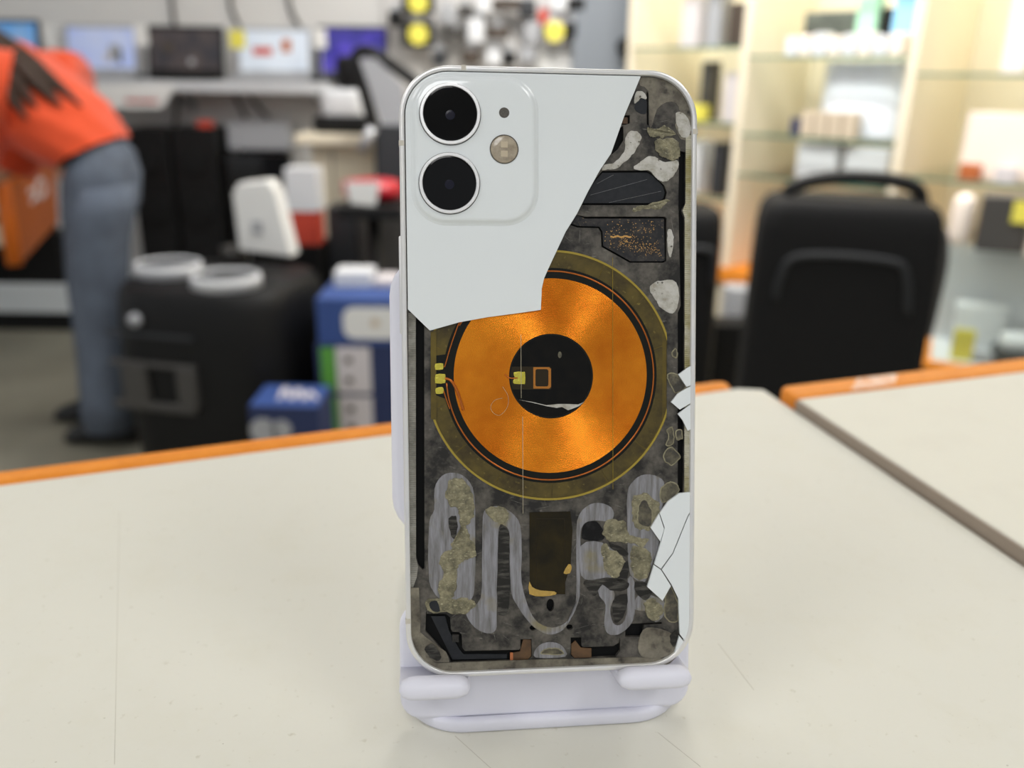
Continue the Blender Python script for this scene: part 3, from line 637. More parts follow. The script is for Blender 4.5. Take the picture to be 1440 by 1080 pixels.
# hooks under the phone
for x0p, x1p, yp in ((561, 661, 962), (871, 974, 954)):
    hx0, hx1 = uv(x0p, yp, 4 * MM).x, uv(x1p, yp, 4 * MM).x
    bm = NB(); L = []
    # side profile in (w, y): ledge below the phone with a rounded lip in front
    yb = -PH_ / 2
    pr = [(-8.2, -0.15), (-8.2, -3.2), (2.6, -3.3), (4.2, -2.9), (4.8, -2.0), (4.8, -0.4), (4.3, 0.7), (3.3, 1.35), (1.8, 1.45), (0.6, 1.1), (0.3, 0.6), (0.2, -0.15)]
    inset = [(0.0, 1.0), (0.6, 0.4), (2.2, 0.06), (3.4, 0.0)]
    xs = [(hx0 + a * MM, b) for a, b in inset] + [(hx1 - a * MM, b) for a, b in inset[::-1]]
    for x, sh in xs:
        l = []
        for w, y in pr:
            ww = w; yy = y
            if sh > 0 and w > 0.2:
                cwx, cyy = 2.0, -1.0
                yy = y + (cyy - y) * sh * 0.85; ww = w + (cwx - w) * sh * 0.5
            elif sh > 0: yy = y + (-2.3 - y) * sh * 0.6 if y < -1 else y
            l.append(P3(x, yb + yy * MM, ww * MM))
        L.append(l)
    loops(bm, L); obj('hook', bm, m_stand, stand, smooth=True, label='rounded white hook at the left foot of the phone' if x0p < 700 else 'rounded white hook at the right foot of the phone')
# upper back pad and neck
ux0 = uv(550, 550, -11 * MM).x; uyt = uv(552, 360, -11 * MM).y; uyb = uv(552, 752, -11 * MM).y; ux1 = 29.5 * MM
bm = NB(); rbox(bm, PW @ Matrix.Translation(((ux0 + ux1) / 2, (uyt + uyb) / 2, -14.2 * MM)), ux1 - ux0, uyt - uyb, 6.6 * MM, 9 * MM, 1.6 * MM)
obj('back_pad', bm, m_stand, stand, smooth=True)
bm = NB(); rbox(bm, PW @ Matrix.Translation((0, -40 * MM, -14.6 * MM)), 26 * MM, 56 * MM, 3.4 * MM, 3 * MM, 0.8 * MM)
obj('neck', bm, m_stand, stand, smooth=True)
bm = NB(); loops(bm, [[PW @ Vector((x, -62 * MM, z)) for x, z in ((-11 * MM, -14.5 * MM), (11 * MM, -14.5 * MM), (11 * MM, -11.2 * MM), (-11 * MM, -11.2 * MM))],
                      [SB @ Vector((x, y, 2.9 * MM)) for x, y in ((-11 * MM, 0.030), (11 * MM, 0.030), (11 * MM, 0.020), (-11 * MM, 0.020))]])
obj('foot_hinge', bm, m_stand, stand)

# ------------------------------------------------------------------ counters
m_desk = mat('cream_laminate', S(216, 214, 203), 0.55, spec=0.22, col2=S(212, 209, 195), nscale=45, ndetail=10, lo=0.5, hi=0.85, bump=0.03, bscale=900, bdist=0.0003, col3=S(196, 192, 176), n3=420, lo3=0.66, hi3=0.8)
m_desk2 = mat('cream_laminate_second', S(221, 218, 205), 0.6, spec=0.2, col2=S(215, 211, 198), nscale=40, ndetail=8, lo=0.5, hi=0.85)
m_orange = mat('orange_edge', S(234, 146, 54), 0.5, spec=0.2, col2=S(224, 136, 46), nscale=90)
m_orange_d = mat('orange_edge_end', S(206, 112, 38), 0.45)
m_greyedge = mat('grey_brown_edge', S(156, 142, 128), 0.55)
m_scr = mat('desk_scratch', S(190, 186, 172), 0.6)
m_carc = mat('counter_carcass', S(208, 204, 192), 0.5)
m_orglabel = mat('worn_sticker', S(240, 214, 196), 0.5, col2=S(226, 150, 90), nscale=200)
def P2(px, py, z): v = on_z(px, py, z); return Vector((v.x, v.y, 0))
A_, B_ = P2(0, 681, DESK), P2(985, 553, DESK)
ed = (B_ - A_).normalized(); nr = Vector((ed.y, -ed.x, 0))      # nr points to the camera side
rc = P2(1066, 541, DESK); rr_ = P2(1440, 794, DESK)
sd = (rr_ - rc).normalized()
Zv = lambda v, z: Vector((v.x, v.y, z))
counter = thing('counter', 'cream service counter with an orange back edge under the phone stand', 'counter', Zv((A_ + rr_) / 2, 0))
lft = A_ - ed * 0.8
back_r = rc - sd * 0.004
top = [lft + nr * 0.62, lft, B_ - ed * 0.02, rc - ed * 0.012, rc + sd * 0.006, rr_, rr_ + sd * 0.52]
bm = NB(); prism(bm, [Zv(p, DESK - 0.03) for p in top], (0, 0, 0.03)); obj('countertop', bm, m_desk, counter, bevel=0.0015)
ow = (P2(550, 592, DESK) - A_).dot(-nr)
oe = P2(1020, 532, DESK); k = (oe - A_).dot(ed); k2 = (P2(1030, 546, DESK) - A_).dot(ed)
bm = NB(); prism(bm, [Zv(p, DESK - 0.03) for p in (lft - nr * 0.0004, lft - nr * ow, A_ + ed * (k - 0.006) - nr * ow, A_ + ed * k - nr * ow * 0.8, A_ + ed * k2 - nr * 0.0004)], (0, 0, 0.0305))
obj('edge_band', bm, m_orange, counter, bevel=0.004, segs=3, label='orange edge band')
bm = NB(); car = [lft + nr * 0.55 + ed * 0.02, lft + nr * 0.03 + ed * 0.02, rc + nr * 0.04 - ed * 0.03, rr_ + sd * 0.44 - ed * 0.03]
prism(bm, [Zv(p, 0.0) for p in car], (0, 0, DESK - 0.031)); obj('cabinet_body', bm, m_carc, counter)
for a, b in (((168, 720), (161, 1075)), ((1010, 905), (1060, 970)), ((640, 1035), (690, 1080)), ((925, 1030), (985, 1078))):
    p, q = on_z(*a, DESK), on_z(*b, DESK); d = (q - p); nn = Vector((-d.y, d.x, 0)).normalized() * 0.00006
    bm = NB(); prism(bm, [p - nn, q - nn, q + nn, p + nn], (0, 0, 0.00004)); obj('scratch', bm, m_scr, counter)
rs = random.Random(11); bm = NB()
for i in range(24):
    p = on_z(rs.uniform(20, 1420), rs.uniform(720, 1078), DESK); r_ = rs.uniform(0.00008, 0.0002)
    prism(bm, [p + Vector((r_ * math.cos(k_) * 1.5, r_ * math.sin(k_), 0)) for k_ in (0, 1.2, 2.5, 3.7, 5)], (0, 0, 0.00004))
obj('specks', bm, m_scr, counter, kind='stuff')
# second counter to the right, its top a little higher
Z2 = DESK + 0.005
sp = Vector((-sd.y, sd.x, 0))                    # across the joint, away from the first counter
if sp.dot(ed) < 0: sp = -sp
j0 = rc + sp * 0.0011
c0 = P2(1133, 560, Z2); c0 = j0 + sd * (c0 - j0).dot(sd); c1_ = P2(1440, 522, Z2); e2 = (c1_ - c0).normalized(); n2 = Vector((e2.y, -e2.x, 0))
s2 = sd
counter2 = thing('counter', 'cream counter on the right standing slightly higher than its neighbour', 'counter', Zv(c0 + e2 * 0.4, 0))
g0 = c0 + s2 * 0.0; gap = 0.0
far = c0 + e2 * 0.95; near = c0 + s2 * 0.72
bm = NB(); prism(bm, [Zv(p, Z2 - 0.035) for p in (g0, far, far + s2 * 0.72, near)], (0, 0, 0.035)); obj('countertop', bm, m_desk2, counter2, bevel=0.001)
ow2 = (P2(1270, 523, Z2) - c0).dot(-n2)
eb = P2(1096, 551, Z2)
bm = NB(); prism(bm, [Zv(p, Z2 - 0.035) for p in (c0 - n2 * 0.0004, c0 - n2 * ow2 * 0.7, c0 - n2 * ow2 + e2 * 0.003, far - n2 * ow2, far - n2 * 0.0004)], (0, 0, 0.0355)); ob2 = obj('edge_band', bm, m_orange, counter2, bevel=0.0025, segs=3, label='orange edge band')
bm = NB(); prism(bm, [Zv(p, Z2 - 0.033) for p in (g0 - sp * 0.0009, g0 - sp * 0.0001, near - sp * 0.0001, near - sp * 0.0009)], (0, 0, 0.0325)); obj('side_band', bm, m_greyedge, counter2, label='grey brown edge strip')
bm = NB(); prism(bm, [Zv(p, 0.0) for p in (c0 + e2 * 0.03 + n2 * 0.04, far + n2 * 0.04 - e2 * 0.02, far + s2 * 0.6 - e2 * 0.02, c0 + s2 * 0.6 + e2 * 0.03)], (0, 0, Z2 - 0.036)); obj('cabinet_body', bm, m_carc, counter2)
bm = NB()
st = [P2(1196, 551, Z2), P2(1205, 534, Z2), P2(1262, 527, Z2), P2(1258, 541, Z2)]
prism(bm, [Zv(p, Z2 + 0.0005) for p in st], (0, 0, 0.0002)); obj('worn_patch', bm, m_orglabel, counter2, label='pale worn patch on the orange edge')
# ------------------------------------------------------------------ shop behind: setting
I4 = Matrix.Identity(4)
WALLY = 4.03
m_wall = mat('wall_grey_white', S(214, 213, 211), 0.7)
m_floor = mat('floor_grey', S(150, 147, 132), 0.55, col2=S(128, 125, 112), nscale=1.5)
m_ceil = mat('ceiling_white', S(225, 224, 220), 0.9)
m_pillar = mat('pillar_bluegrey', S(132, 138, 146), 0.55)
m_teal = mat('teal_trim', S(52, 132, 136), 0.5)
m_black = mat('black_plastic', (0.008, 0.008, 0.0085), 0.5, spec=0.3)
m_black2 = mat('black_fabric', (0.009, 0.009, 0.0095), 0.75, spec=0.25)
m_char = mat('charcoal_plastic', S(52, 54, 58), 0.45)
m_dgrey = mat('dark_grey', S(72, 70, 68), 0.5)
m_grey_p = mat('grey_plastic', S(168, 170, 175), 0.45)
m_pipe = mat('case_piping', S(38, 40, 43), 0.6)
m_silver = mat('silver_plastic', S(190, 192, 196), 0.3, 0.4)
m_white = mat('white_plastic', S(226, 228, 232), 0.4)
m_paper = mat('white_paper', S(232, 232, 230), 0.7)
m_cream = mat('cream_panel', S(240, 229, 206), 0.6, spec=0.3)
m_creamb = mat('cream_board', S(222, 212, 188), 0.6)
m_yel = mat('yellow_tag', S(236, 226, 96), 0.6)
m_red = mat('red_gloss', S(190, 28, 46), 0.3, coat=0.4)
m_redo = mat('orange_red_print', S(200, 72, 54), 0.5)
m_blue = mat('blue_carton', S(54, 80, 142), 0.6)
m_navy = mat('navy_carton', S(40, 52, 92), 0.6)
m_green = mat('green_print', S(92, 160, 64), 0.6)
m_label = mat('label_grey_white', S(214, 208, 210), 0.6)
m_print = mat('print_dark', S(74, 64, 56), 0.6)
m_oboard = mat('orange_board', S(186, 104, 58), 0.5)
m_oedge = mat('orange_board_edge', S(244, 128, 40), 0.45)
m_shirt = mat('orange_shirt', S(238, 86, 44), 0.85, sheen=0.3, bump=0.25, bscale=9, bdist=0.02)
m_jean = mat('grey_denim', S(104, 114, 130), 0.85, col2=S(90, 98, 112), nscale=12, bump=0.2, bscale=14, bdist=0.01)
m_skin = mat('skin', S(214, 162, 132), 0.55)
m_hairb = mat('brown_hair', S(58, 40, 28), 0.5, bump=0.4, bscale=120, bdist=0.004, stretch=(1, 1, 0.1))
m_shoe = mat('black_shoe', (0.01, 0.01, 0.011), 0.4)
m_deckw = mat('deck_white', S(232, 238, 242), 0.4)
m_shelfw = mat('shelf_white', S(206, 208, 212), 0.45)
m_glass = clear('green_glass', (0.95, 0.975, 0.962))
m_glass_e = mat('glass_edge', S(84, 122, 106), 0.25)
m_bag = mat('pale_blue_film', S(236, 243, 252), 0.35, bump=0.3, bscale=14, bdist=0.01)
m_beige = mat('beige_carton', S(206, 190, 168), 0.6)
m_pinkw = mat('warm_white_carton', S(250, 236, 224), 0.55)
m_mint = mat('mint_carton', S(176, 226, 196), 0.55)
m_sky = mat('sky_blue_carton', S(150, 206, 244), 0.55)
m_gphoto = mat('dark_picture', S(84, 88, 84), 0.5, col2=S(120, 124, 116), nscale=12)
m_cable = mat('cable_grey', S(96, 94, 92), 0.6)
def scr(name, c1, c2, e=0.8, sc=6): 
    m = mat(name, c1, 0.2, col2=c2, nscale=sc); b = m.node_tree.nodes['Principled BSDF']
    mx = [n for n in m.node_tree.nodes if n.type == 'MIX'][0]
    m.node_tree.links.new(mx.outputs[2], b.inputs['Emission Color']); b.inputs['Emission Strength'].default_value = e
    return m
m_sblue = scr('screen_sky', S(92, 152, 214), S(150, 180, 210), 0.3)
m_spic = scr('screen_pale', S(168, 184, 232), S(196, 204, 226), 0.22, 5)
m_sdark = scr('screen_dark', S(54, 54, 60), S(86, 76, 74), 0.25, 9)
m_swhite = scr('screen_white', S(206, 216, 230), S(214, 222, 232), 0.18)
m_spurp = scr('screen_violet', S(40, 40, 120), S(88, 66, 200), 0.3, 7)
m_led = mat('lamp_panel', (1.0, 0.995, 0.985), 0.5, emit=8.0)

def struct(name, bm, m, label=None):
    return obj(name, bm, m, kind='structure', label=label)
bm = NB(); box(bm, (0.3, 1.0, -0.1), (9.4, 8.4, 0.1)); struct('floor', bm, m_floor, 'grey shop floor')
bm = NB(); box(bm, (0.3, WALLY + 0.1, 0), (9.4, 0.2, 3.0)); struct('wall_back', bm, m_wall, 'pale grey back wall behind the laptops')
bm = NB(); box(bm, (0.3, 1.0, 3.0), (9.4, 8.4, 0.1)); struct('ceiling', bm, m_ceil, 'white shop ceiling')
bm = NB(); box(bm, (5.05, 1.0, 0), (0.1, 8.4, 3.0)); struct('wall_right', bm, m_wall, 'pale wall beyond the display shelves')
a, b = at(806, 50, 3.9), at(899, 50, 3.9)
bm = NB(); box(bm, ((a.x + b.x) / 2, 4.05, 0), (b.x - a.x, 0.3, 3.0)); struct('trim_1', bm, m_pillar, 'blue grey pillar between the hooks and the display shelves')
a, b = at(893, 70, 3.86), at(901, 70, 3.86)
bm = NB(); box(bm, ((a.x + b.x) / 2, 3.88, 0.0), (b.x - a.x, 0.03, 3.0)); struct('trim_2', bm, m_teal, 'teal strip on the pillar')

def span(px0, px1, py0, py1, Y):
    ym = (py0 + py1) / 2; xm = (px0 + px1) / 2
    return at(px0, ym, Y).x, at(px1, ym, Y).x, at(xm, py1, Y).z, at(xm, py0, Y).z
def pbox(bm, px0, px1, py0, py1, Y, dep, r=0.0, z0=None, z1=None):
    x0, x1, a, b = span(px0, px1, py0, py1, Y)
    a = a if z0 is None else z0; b = b if z1 is None else z1
    c = ((x0 + x1) / 2, Y + dep / 2)
    if r: rbox(bm, Matrix.Translation((c[0], c[1], a)), x1 - x0, dep, b - a, r)
    else: box(bm, (c[0], c[1], a), (x1 - x0, dep, b - a))
    return x0, x1, a, b

# ceiling lamps
for i, (x, y) in enumerate(((-1.7, 1.9), (0.1, 1.9), (1.9, 1.2), (-1.5, -0.7), (1.4, -0.7), (0.0, -2.0))):
    t_ = thing('ceiling_light', 'flat white ceiling lamp panel', 'ceiling light', (x, y, 2.94), group='ceiling lamp panels')
    bm = NB(); box(bm, (x, y, 2.96), (0.66, 1.26, 0.04)); obj('housing', bm, m_white, t_)
    bm = NB(); box(bm, (x, y, 2.955), (0.6, 1.2, 0.004)); obj('diffuser', bm, m_led, t_)

# gondola along the back wall: base deck and wall shelf
SH_Z = at(300, 113, 3.78).z
def wall_shelf():
    x1 = at(463, 122, 3.78).x; x0 = at(-90, 122, 3.78).x
    t_ = thing('wall_shelf', 'long white wall shelf carrying the row of laptops', 'shelf', ((x0 + x1) / 2, 4.0, SH_Z - 0.05))
    bm = NB(); box(bm, ((x0 + x1) / 2, 3.91, SH_Z - 0.048), (x1 - x0, 0.236, 0.044)); obj('board', bm, m_shelfw, t_, bevel=0.004)
    for px in (40, 250, 440):
        x = at(px, 130, 3.85).x; bm = NB(); prism(bm, [(x - 0.008, 4.028, SH_Z - 0.05), (x - 0.008, 3.86, SH_Z - 0.05), (x - 0.008, 3.88, SH_Z - 0.07), (x - 0.008, 4.028, SH_Z - 0.14)], (0.016, 0, 0)); obj('bracket', bm, m_grey_p, t_)
wall_shelf()
zt = at(50, 402, 3.75).z; zb_ = at(50, 440, 3.75).z
x0 = at(-120, 420, 3.75).x; x1 = at(460, 420, 3.75).x
t_ = thing('gondola_base', 'low white display deck with a black plinth along the back wall', 'display base', ((x0 + x1) / 2, 3.97, 0))
bm = NB(); box(bm, ((x0 + x1) / 2, 3.888, zb_), (x1 - x0, 0.28, zt - zb_)); obj('deck', bm, m_deckw, t_, bevel=0.006)
bm = NB(); box(bm, ((x0 + x1) / 2, 3.90, 0.0), (x1 - x0 - 0.02, 0.25, zb_ - 0.001)); obj('plinth', bm, m_black, t_)

# laptops
def laptop(px0, px1, py0, py1, ms, label, bez=m_char, marks=None):
    x0, x1, z0, z1 = span(px0, px1, py0, py1, 3.86)
    xc = (x0 + x1) / 2; w = x1 - x0; h = (z1 - SH_Z) / math.cos(R(12))
    t_ = thing('laptop', label, 'laptop', (xc, 3.9, SH_Z), group='laptops on the wall shelf')
    bm = NB(); rbox(bm, Matrix.Translation((xc, 3.90, SH_Z + 0.001)), w, 0.16, 0.018, 0.012); obj('keyboard_base', bm, bez, t_, smooth=False)
    hm = Matrix.Translation((xc, 3.965, SH_Z + 0.016)) @ Matrix.Rotation(R(78), 4, 'X')
    bm = NB(); rbox(bm, hm @ Matrix.Translation((0, h / 2, -0.004)), w, h, 0.010, 0.010, 0.002); lid = obj('lid', bm, bez, t_)
    bm = NB(); box(bm, (0, h / 2 + 0.004, 0.0062), (w - 0.03, h - 0.04, 0.0012), hm); sc_ = obj('screen', bm, ms, lid)
    for (u, v, a, b, mm_) in (marks or []):
        bm = NB(); box(bm, (u * w / 2, h / 2 + v * h / 2, 0.0075), (a * w, b * h, 0.0008), hm); obj('screen_mark', bm, mm_, lid)
    return t_
laptop(-70, 33, 30, 80, m_sblue, 'laptop with a sky blue screen at the left end of the wall shelf')
laptop(72, 178, 38, 112, m_spic, 'laptop with a pale lavender picture on its screen above the bent person', m_grey_p, [(0.35, -0.1, 0.14, 0.3, m_grey_p), (0.2, -0.3, 0.12, 0.16, m_label), (0.5, -0.25, 0.05, 0.3, m_dgrey)])
laptop(192, 302, 40, 112, m_sdark, 'laptop with a dark screen between the lavender and white ones', m_black, [(0.15, -0.45, 0.07, 0.12, m_grey_p), (-0.45, 0.1, 0.14, 0.2, m_print)])
laptop(320, 430, 42, 112, m_swhite, 'laptop with a white screen bearing orange print and a yellow tag', m_grey_p, [(-0.3, 0.02, 0.25, 0.16, m_redo), (0.33, 0.25, 0.12, 0.26, m_oboard)])
laptop(437, 540, 40, 112, m_spurp, 'laptop with a violet screen partly behind the black framed stand', m_char)
# price cards
for px0, px1, py0, py1, m_, lb in ((59, 74, 34, 66, m_paper, 'white price card at the left edge of the lavender laptop'), (186, 206, 34, 64, m_paper, 'white price card at the left edge of the dark laptop'),
                                  (321, 343, 42, 68, m_yel, 'yellow price card on the corner of the white screened laptop'), (440, 458, 40, 68, m_paper, 'white price card at the left edge of the violet laptop')):
    bm = NB(); x0, x1, a, b = span(px0, px1, py0, py1, 3.79)
    t_ = thing('price_card', lb, 'price card', ((x0 + x1) / 2, 3.8, SH_Z))
    box(bm, ((x0 + x1) / 2, 3.806, a), (x1 - x0, 0.003, b - a)); obj('card', bm, m_, t_)
    bm = NB(); cyl(bm, ((x0 + x1) / 2, 3.811, SH_Z + 0.001), ((x0 + x1) / 2, 3.811, b - 0.01), 0.003, n=8); box(bm, ((x0 + x1) / 2, 3.811, SH_Z + 0.0005), (0.03, 0.02, 0.003)); obj('clip_stem', bm, m_silver, t_)
# price banner hanging from the shelf lip
q = [at(126, 120, 3.75), at(248, 119, 3.75), at(228, 152, 3.75), at(146, 152, 3.75)]
bn = thing('hanging_banner', 'white price banner hanging from the wall shelf behind the person', 'banner', Zv((q[2] + q[3]) / 2, q[2].z))
bm = NB(); prism(bm, q, (0, 0.004, 0)); obj('sheet', bm, m_paper, bn)
for i in range(2):
    a, b = at(176, 136 + i * 6, 3.748), at(226 - i * 5, 136 + i * 6, 3.748); bm = NB(); box(bm, ((a.x + b.x) / 2, 3.748, a.z - 0.005), (b.x - a.x, 0.003, 0.010)); obj('print_line', bm, m_redo if i else m_label, bn)
# cables on the wall
for i, pts in enumerate(([(238, -30), (242, 10), (246, 42)], [(330, -40), (324, 5), (338, 40)], [(402, -40), (408, 10), (424, 42)], [(330, 134), (338, 150), (346, 166)], [(352, 138), (364, 152), (378, 166)], [(250, 134), (248, 160), (246, 178)])):
    bm = NB(); tube(bm, smooth_path([at(x, y, WALLY - 0.012) for x, y in pts], 6), 0.009, 6)
    tag(obj('hanging_cable', bm, m_cable, smooth=True), 'grey cable running down the back wall near the laptops', 'cable', 'cables on the back wall')

# tall black things on the deck
def simple(name, label, cat, bm, m, **k):
    return obj(name, bm, m, label=label, cat=cat, **k)
def speaker(px0, px1, py0, Y, dep, label, z0, cones=True):
    x0, x1, a, b = span(px0, px1, py0, 340, Y); xc = (x0 + x1) / 2; w = x1 - x0
    t_ = thing('tower_speaker', label, 'speaker', (xc, Y + dep / 2, z0))
    bm = NB(); rbox(bm, Matrix.Translation((xc, Y + dep / 2, z0 + 0.001)), w, dep, b - z0, 0.015); obj('cabinet', bm, m_black, t_)
    for f, r in ((0.8, 0.28), (0.5, 0.36), (0.2, 0.36)):
        z = z0 + (b - z0) * f; bm = NB()
        loops(bm, [[Vector((xc + rr * math.cos(i * math.pi / 14), Y + d, z + rr * math.sin(i * math.pi / 14))) for i in range(28)] for rr, d in ((r * w, 0.0), (r * w, -0.012), (r * w * 0.85, -0.012), (r * w * 0.4, -0.002), (r * w * 0.2, -0.01))])
        obj('speaker_cone', bm, m_black2, t_, smooth=True)
ZD = zt + 0.001
speaker(186, 243, 181, 3.8, 0.2, 'tall black tower speaker just behind the bent person', ZD)
speaker(246, 308, 180, 3.8, 0.2, 'tall black tower speaker under the gap of the grey panel', ZD)
bm = NB(); pbox(bm, 276, 296, 170, 180, 3.82, 0.05, 0.008); simple('red_remote', 'small red box on top of the black tower speaker', 'box', bm, m_redo)
x0, x1, a, b = span(318, 412, 214, 350, 3.82)
t_ = thing('television', 'black flat television standing under the grey panel', 'television', ((x0 + x1) / 2, 3.9, ZD))
bm = NB(); pbox(bm, 322, 412, 217, 355, 3.82, 0.05, 0.01); obj('screen_panel', bm, m_screen, t_)
bm = NB(); box(bm, ((x0 + x1) / 2, 3.86, ZD), (0.2, 0.12, 0.015)); box(bm, ((x0 + x1) / 2, 3.885, ZD + 0.01), (0.08, 0.03, a - ZD + 0.05)); obj('foot', bm, m_black, t_)
bm = NB(); x0, x1, a, b = span(318, 406, 172, 212, 3.9); box(bm, ((x0 + x1) / 2, 3.96, a), (x1 - x0, 0.11, b - a))
t_ = thing('grey_panel', 'light grey flat case standing between wall shelf and black television', 'case', ((x0 + x1) / 2, 4.02, a)); obj('shell', bm, m_grey_p, t_, bevel=0.01)
bm = NB(); box(bm, ((x0 + x1) / 2, 3.985, ZD), (x1 - x0 - 0.08, 0.05, a - ZD - 0.001)); obj('pedestal', bm, m_black, t_)
for px0, px1, py0, py1, lb in ((-30, 60, 352, 399, 'black flat box lying on the low deck at the left edge'), (62, 118, 330, 399, 'black upright box on the low deck behind the knees of the person')):
    bm = NB(); pbox(bm, px0, px1, py0, py1, 3.8, 0.2, 0.015, z0=ZD); simple('box', lb, 'box', bm, m_black)

# orange ended rack at the left edge
rk = thing('display_rack', 'display rack with an orange end board and cream shelves at the left edge', 'display rack', Zv(at(10, 300, 2.9), 0))
pA, pB, pC, pD = at(9, 254, 2.9), at(76, 208, 3.35), at(82, 312, 3.35), at(28, 372, 2.9)
nb = (pB - pA).cross(pD - pA).normalized()
if nb.x > 0: nb = -nb
bm = NB(); prism(bm, [pA, pB, pC, pD], nb * 0.035); obj('end_board', bm, m_oboard, rk, label='brown orange end board')
bm = NB()
for s, e in ((pA, pB), (pD, pA)): tube(bm, [s + nb * 0.016, e + nb * 0.016], 0.026, 10)
obj('board_edge', bm, m_oedge, rk, smooth=True, label='bright orange rounded edge')
mid = lambda u, v: pA.lerp(pB, u).lerp(pD.lerp(pC, u), v)
for u0, ru in ((0.36, 0.05), (0.60, 0.06)):
    c = mid(u0, 0.36) - nb * 0.003; ux = (pB - pA).normalized(); uy = (pD - pA).normalized()
    bm = NB()
    pts = [c + ux * 0.045 * math.cos(i * math.pi / 12) + uy * 0.032 * math.sin(i * math.pi / 12) for i in range(24)] if u0 > 0.5 else [c + ux * 0.06 * math.sin(i * math.pi / 10 ) * (1 if i < 11 else 0) + uy * (0.02 * math.cos(i * math.pi / 10)) for i in range(14)]
    tube(bm, pts + ([pts[0]] if u0 > 0.5 else []), 0.008, 6); obj('lettering', bm, m_label, rk, smooth=True)
rd = (pB - pA); rd.z = 0; rd.normalize(); rl = Vector((-1, 0, 0)); e0 = Vector((pA.x, pA.y, 0)) + rd * 0.02 - Vector((0.042, 0, 0))
for py0, py1 in ((224, 243), (256, 271), (284, 302), (316, 346)):
    z0_, z1_ = at(0, py1, 2.93).z, at(0, py0, 2.93).z
    bm = NB(); prism(bm, [Zv(p, z0_) for p in (e0, e0 + rd * 0.4, e0 + rd * 0.4 + rl * 0.8, e0 + rl * 0.8)], (0, 0, z1_ - z0_)); obj('shelf_board', bm, m_creamb, rk, bevel=0.006)
zrb = at(40, 396, 3.35).z
bm = NB(); box(bm, (e0.x - 0.78, e0.y + 0.2, 0.0), (0.04, 0.3, 1.12)); obj('post', bm, m_black2, rk)
bm = NB(); prism(bm, [Zv(p, zrb) for p in (e0 + rd * 0.41, e0 + rd * 0.44, e0 + rd * 0.44 + rl * 0.8, e0 + rd * 0.41 + rl * 0.8)], (0, 0, 1.12 - zrb)); obj('back_board', bm, m_black2, rk)

# big party speaker with two white rimmed discs on its top
ps = thing('party_speaker', 'big black party speaker with two white rimmed discs on its top', 'speaker', Zv(at(320, 500, 2.35), 0))
cx = at(318, 480, 2.4).x; zt_ = at(320, 388, 2.42).z
pm_ = Matrix.Translation((cx, 2.42, 0)) @ Matrix.Rotation(R(-12), 4, 'Z')
bm = NB(); L = []
for s, z in ((0.93, 0.02), (0.96, 0.1), (1.0, 0.3), (1.0, 0.52), (0.98, 0.62), (0.94, 0.66), (0.9, 0.675)):
    zz = z * zt_ / 0.675
    L.append([pm_ @ Vector((x, y, zz)) for x, y in rrect(0.52 * s, 0.44 * s, 0.13 * s, 8)])
loops(bm, L); obj('cabinet', bm, m_black, ps, smooth=True)
bm = NB()
for i in range(4): cyl(bm, pm_ @ Vector((0.17 * (1 if i % 2 else -1), 0.13 * (1 if i > 1 else -1), 0)), pm_ @ Vector((0.17 * (1 if i % 2 else -1), 0.13 * (1 if i > 1 else -1), 0.02)), 0.025)
obj('foot', bm, m_black2, ps)
for px, py in ((237, 375), (318, 392)):
    c = on_z(px, py, zt_ + 0.02)
    bm = NB(); loops(bm, [[c + Vector((r * math.cos(i * math.pi / 20), r * 0.9 * math.sin(i * math.pi / 20), dz)) for i in range(40)] for r, dz in ((0.096, -0.02), (0.094, 0.010), (0.091, 0.014), (0.086, 0.014), (0.084, 0.004))], cap1=False)
    dk = obj('disc_rim', bm, m_white, ps, smooth=True, label='white rim of a top disc')
    bm = NB(); cyl(bm, c + Vector((0, 0, -0.01)), c + Vector((0, 0, 0.010)), 0.084, n=32); obj('disc_pad', bm, m_char, dk)
bm = NB(); c = on_z(330, 352, zt_ + 0.03); cyl(bm, c - Vector((0, 0, 0.03)), c + Vector((0, 0, 0.012)), 0.04); obj('knob', bm, m_dgrey, ps, smooth=True)
def on_cab(x, z, d=0.0): return pm_ @ Vector((x, -0.22 - d, z))
zz0, zz1 = at(265, 582, 2.2).z, at(265, 520, 2.2).z
for xa, xb, z0_, z1_ in ((-0.235, 0.02, zz0, zz0 + 0.025), (-0.20, -0.12, zz0 + 0.02, zz1), (-0.03, 0.03, zz0 + 0.02, zz1), (-0.235, 0.03, zz1, zz1 + 0.012)):
    bm = NB(); box(bm, ((xa + xb) / 2, -0.222, z0_), (xb - xa, 0.03, z1_ - z0_), pm_); obj('grille_bar', bm, m_dgrey, ps, bevel=0.006, label='dark grey bar of the lower grille')
bm = NB(); box(bm, (-0.1, -0.222, zt_ * 0.78), (0.26, 0.012, 0.01), pm_); obj('seam_strip', bm, m_char, ps)
bm = NB(); p = on_cab(-0.14, zt_ * 0.86, 0.0); cyl(bm, p + Vector((0, 0.02, 0)), p + Vector((0, -0.012, 0)), 0.018, n=20); obj('badge', bm, m_grey_p, ps, smooth=True)
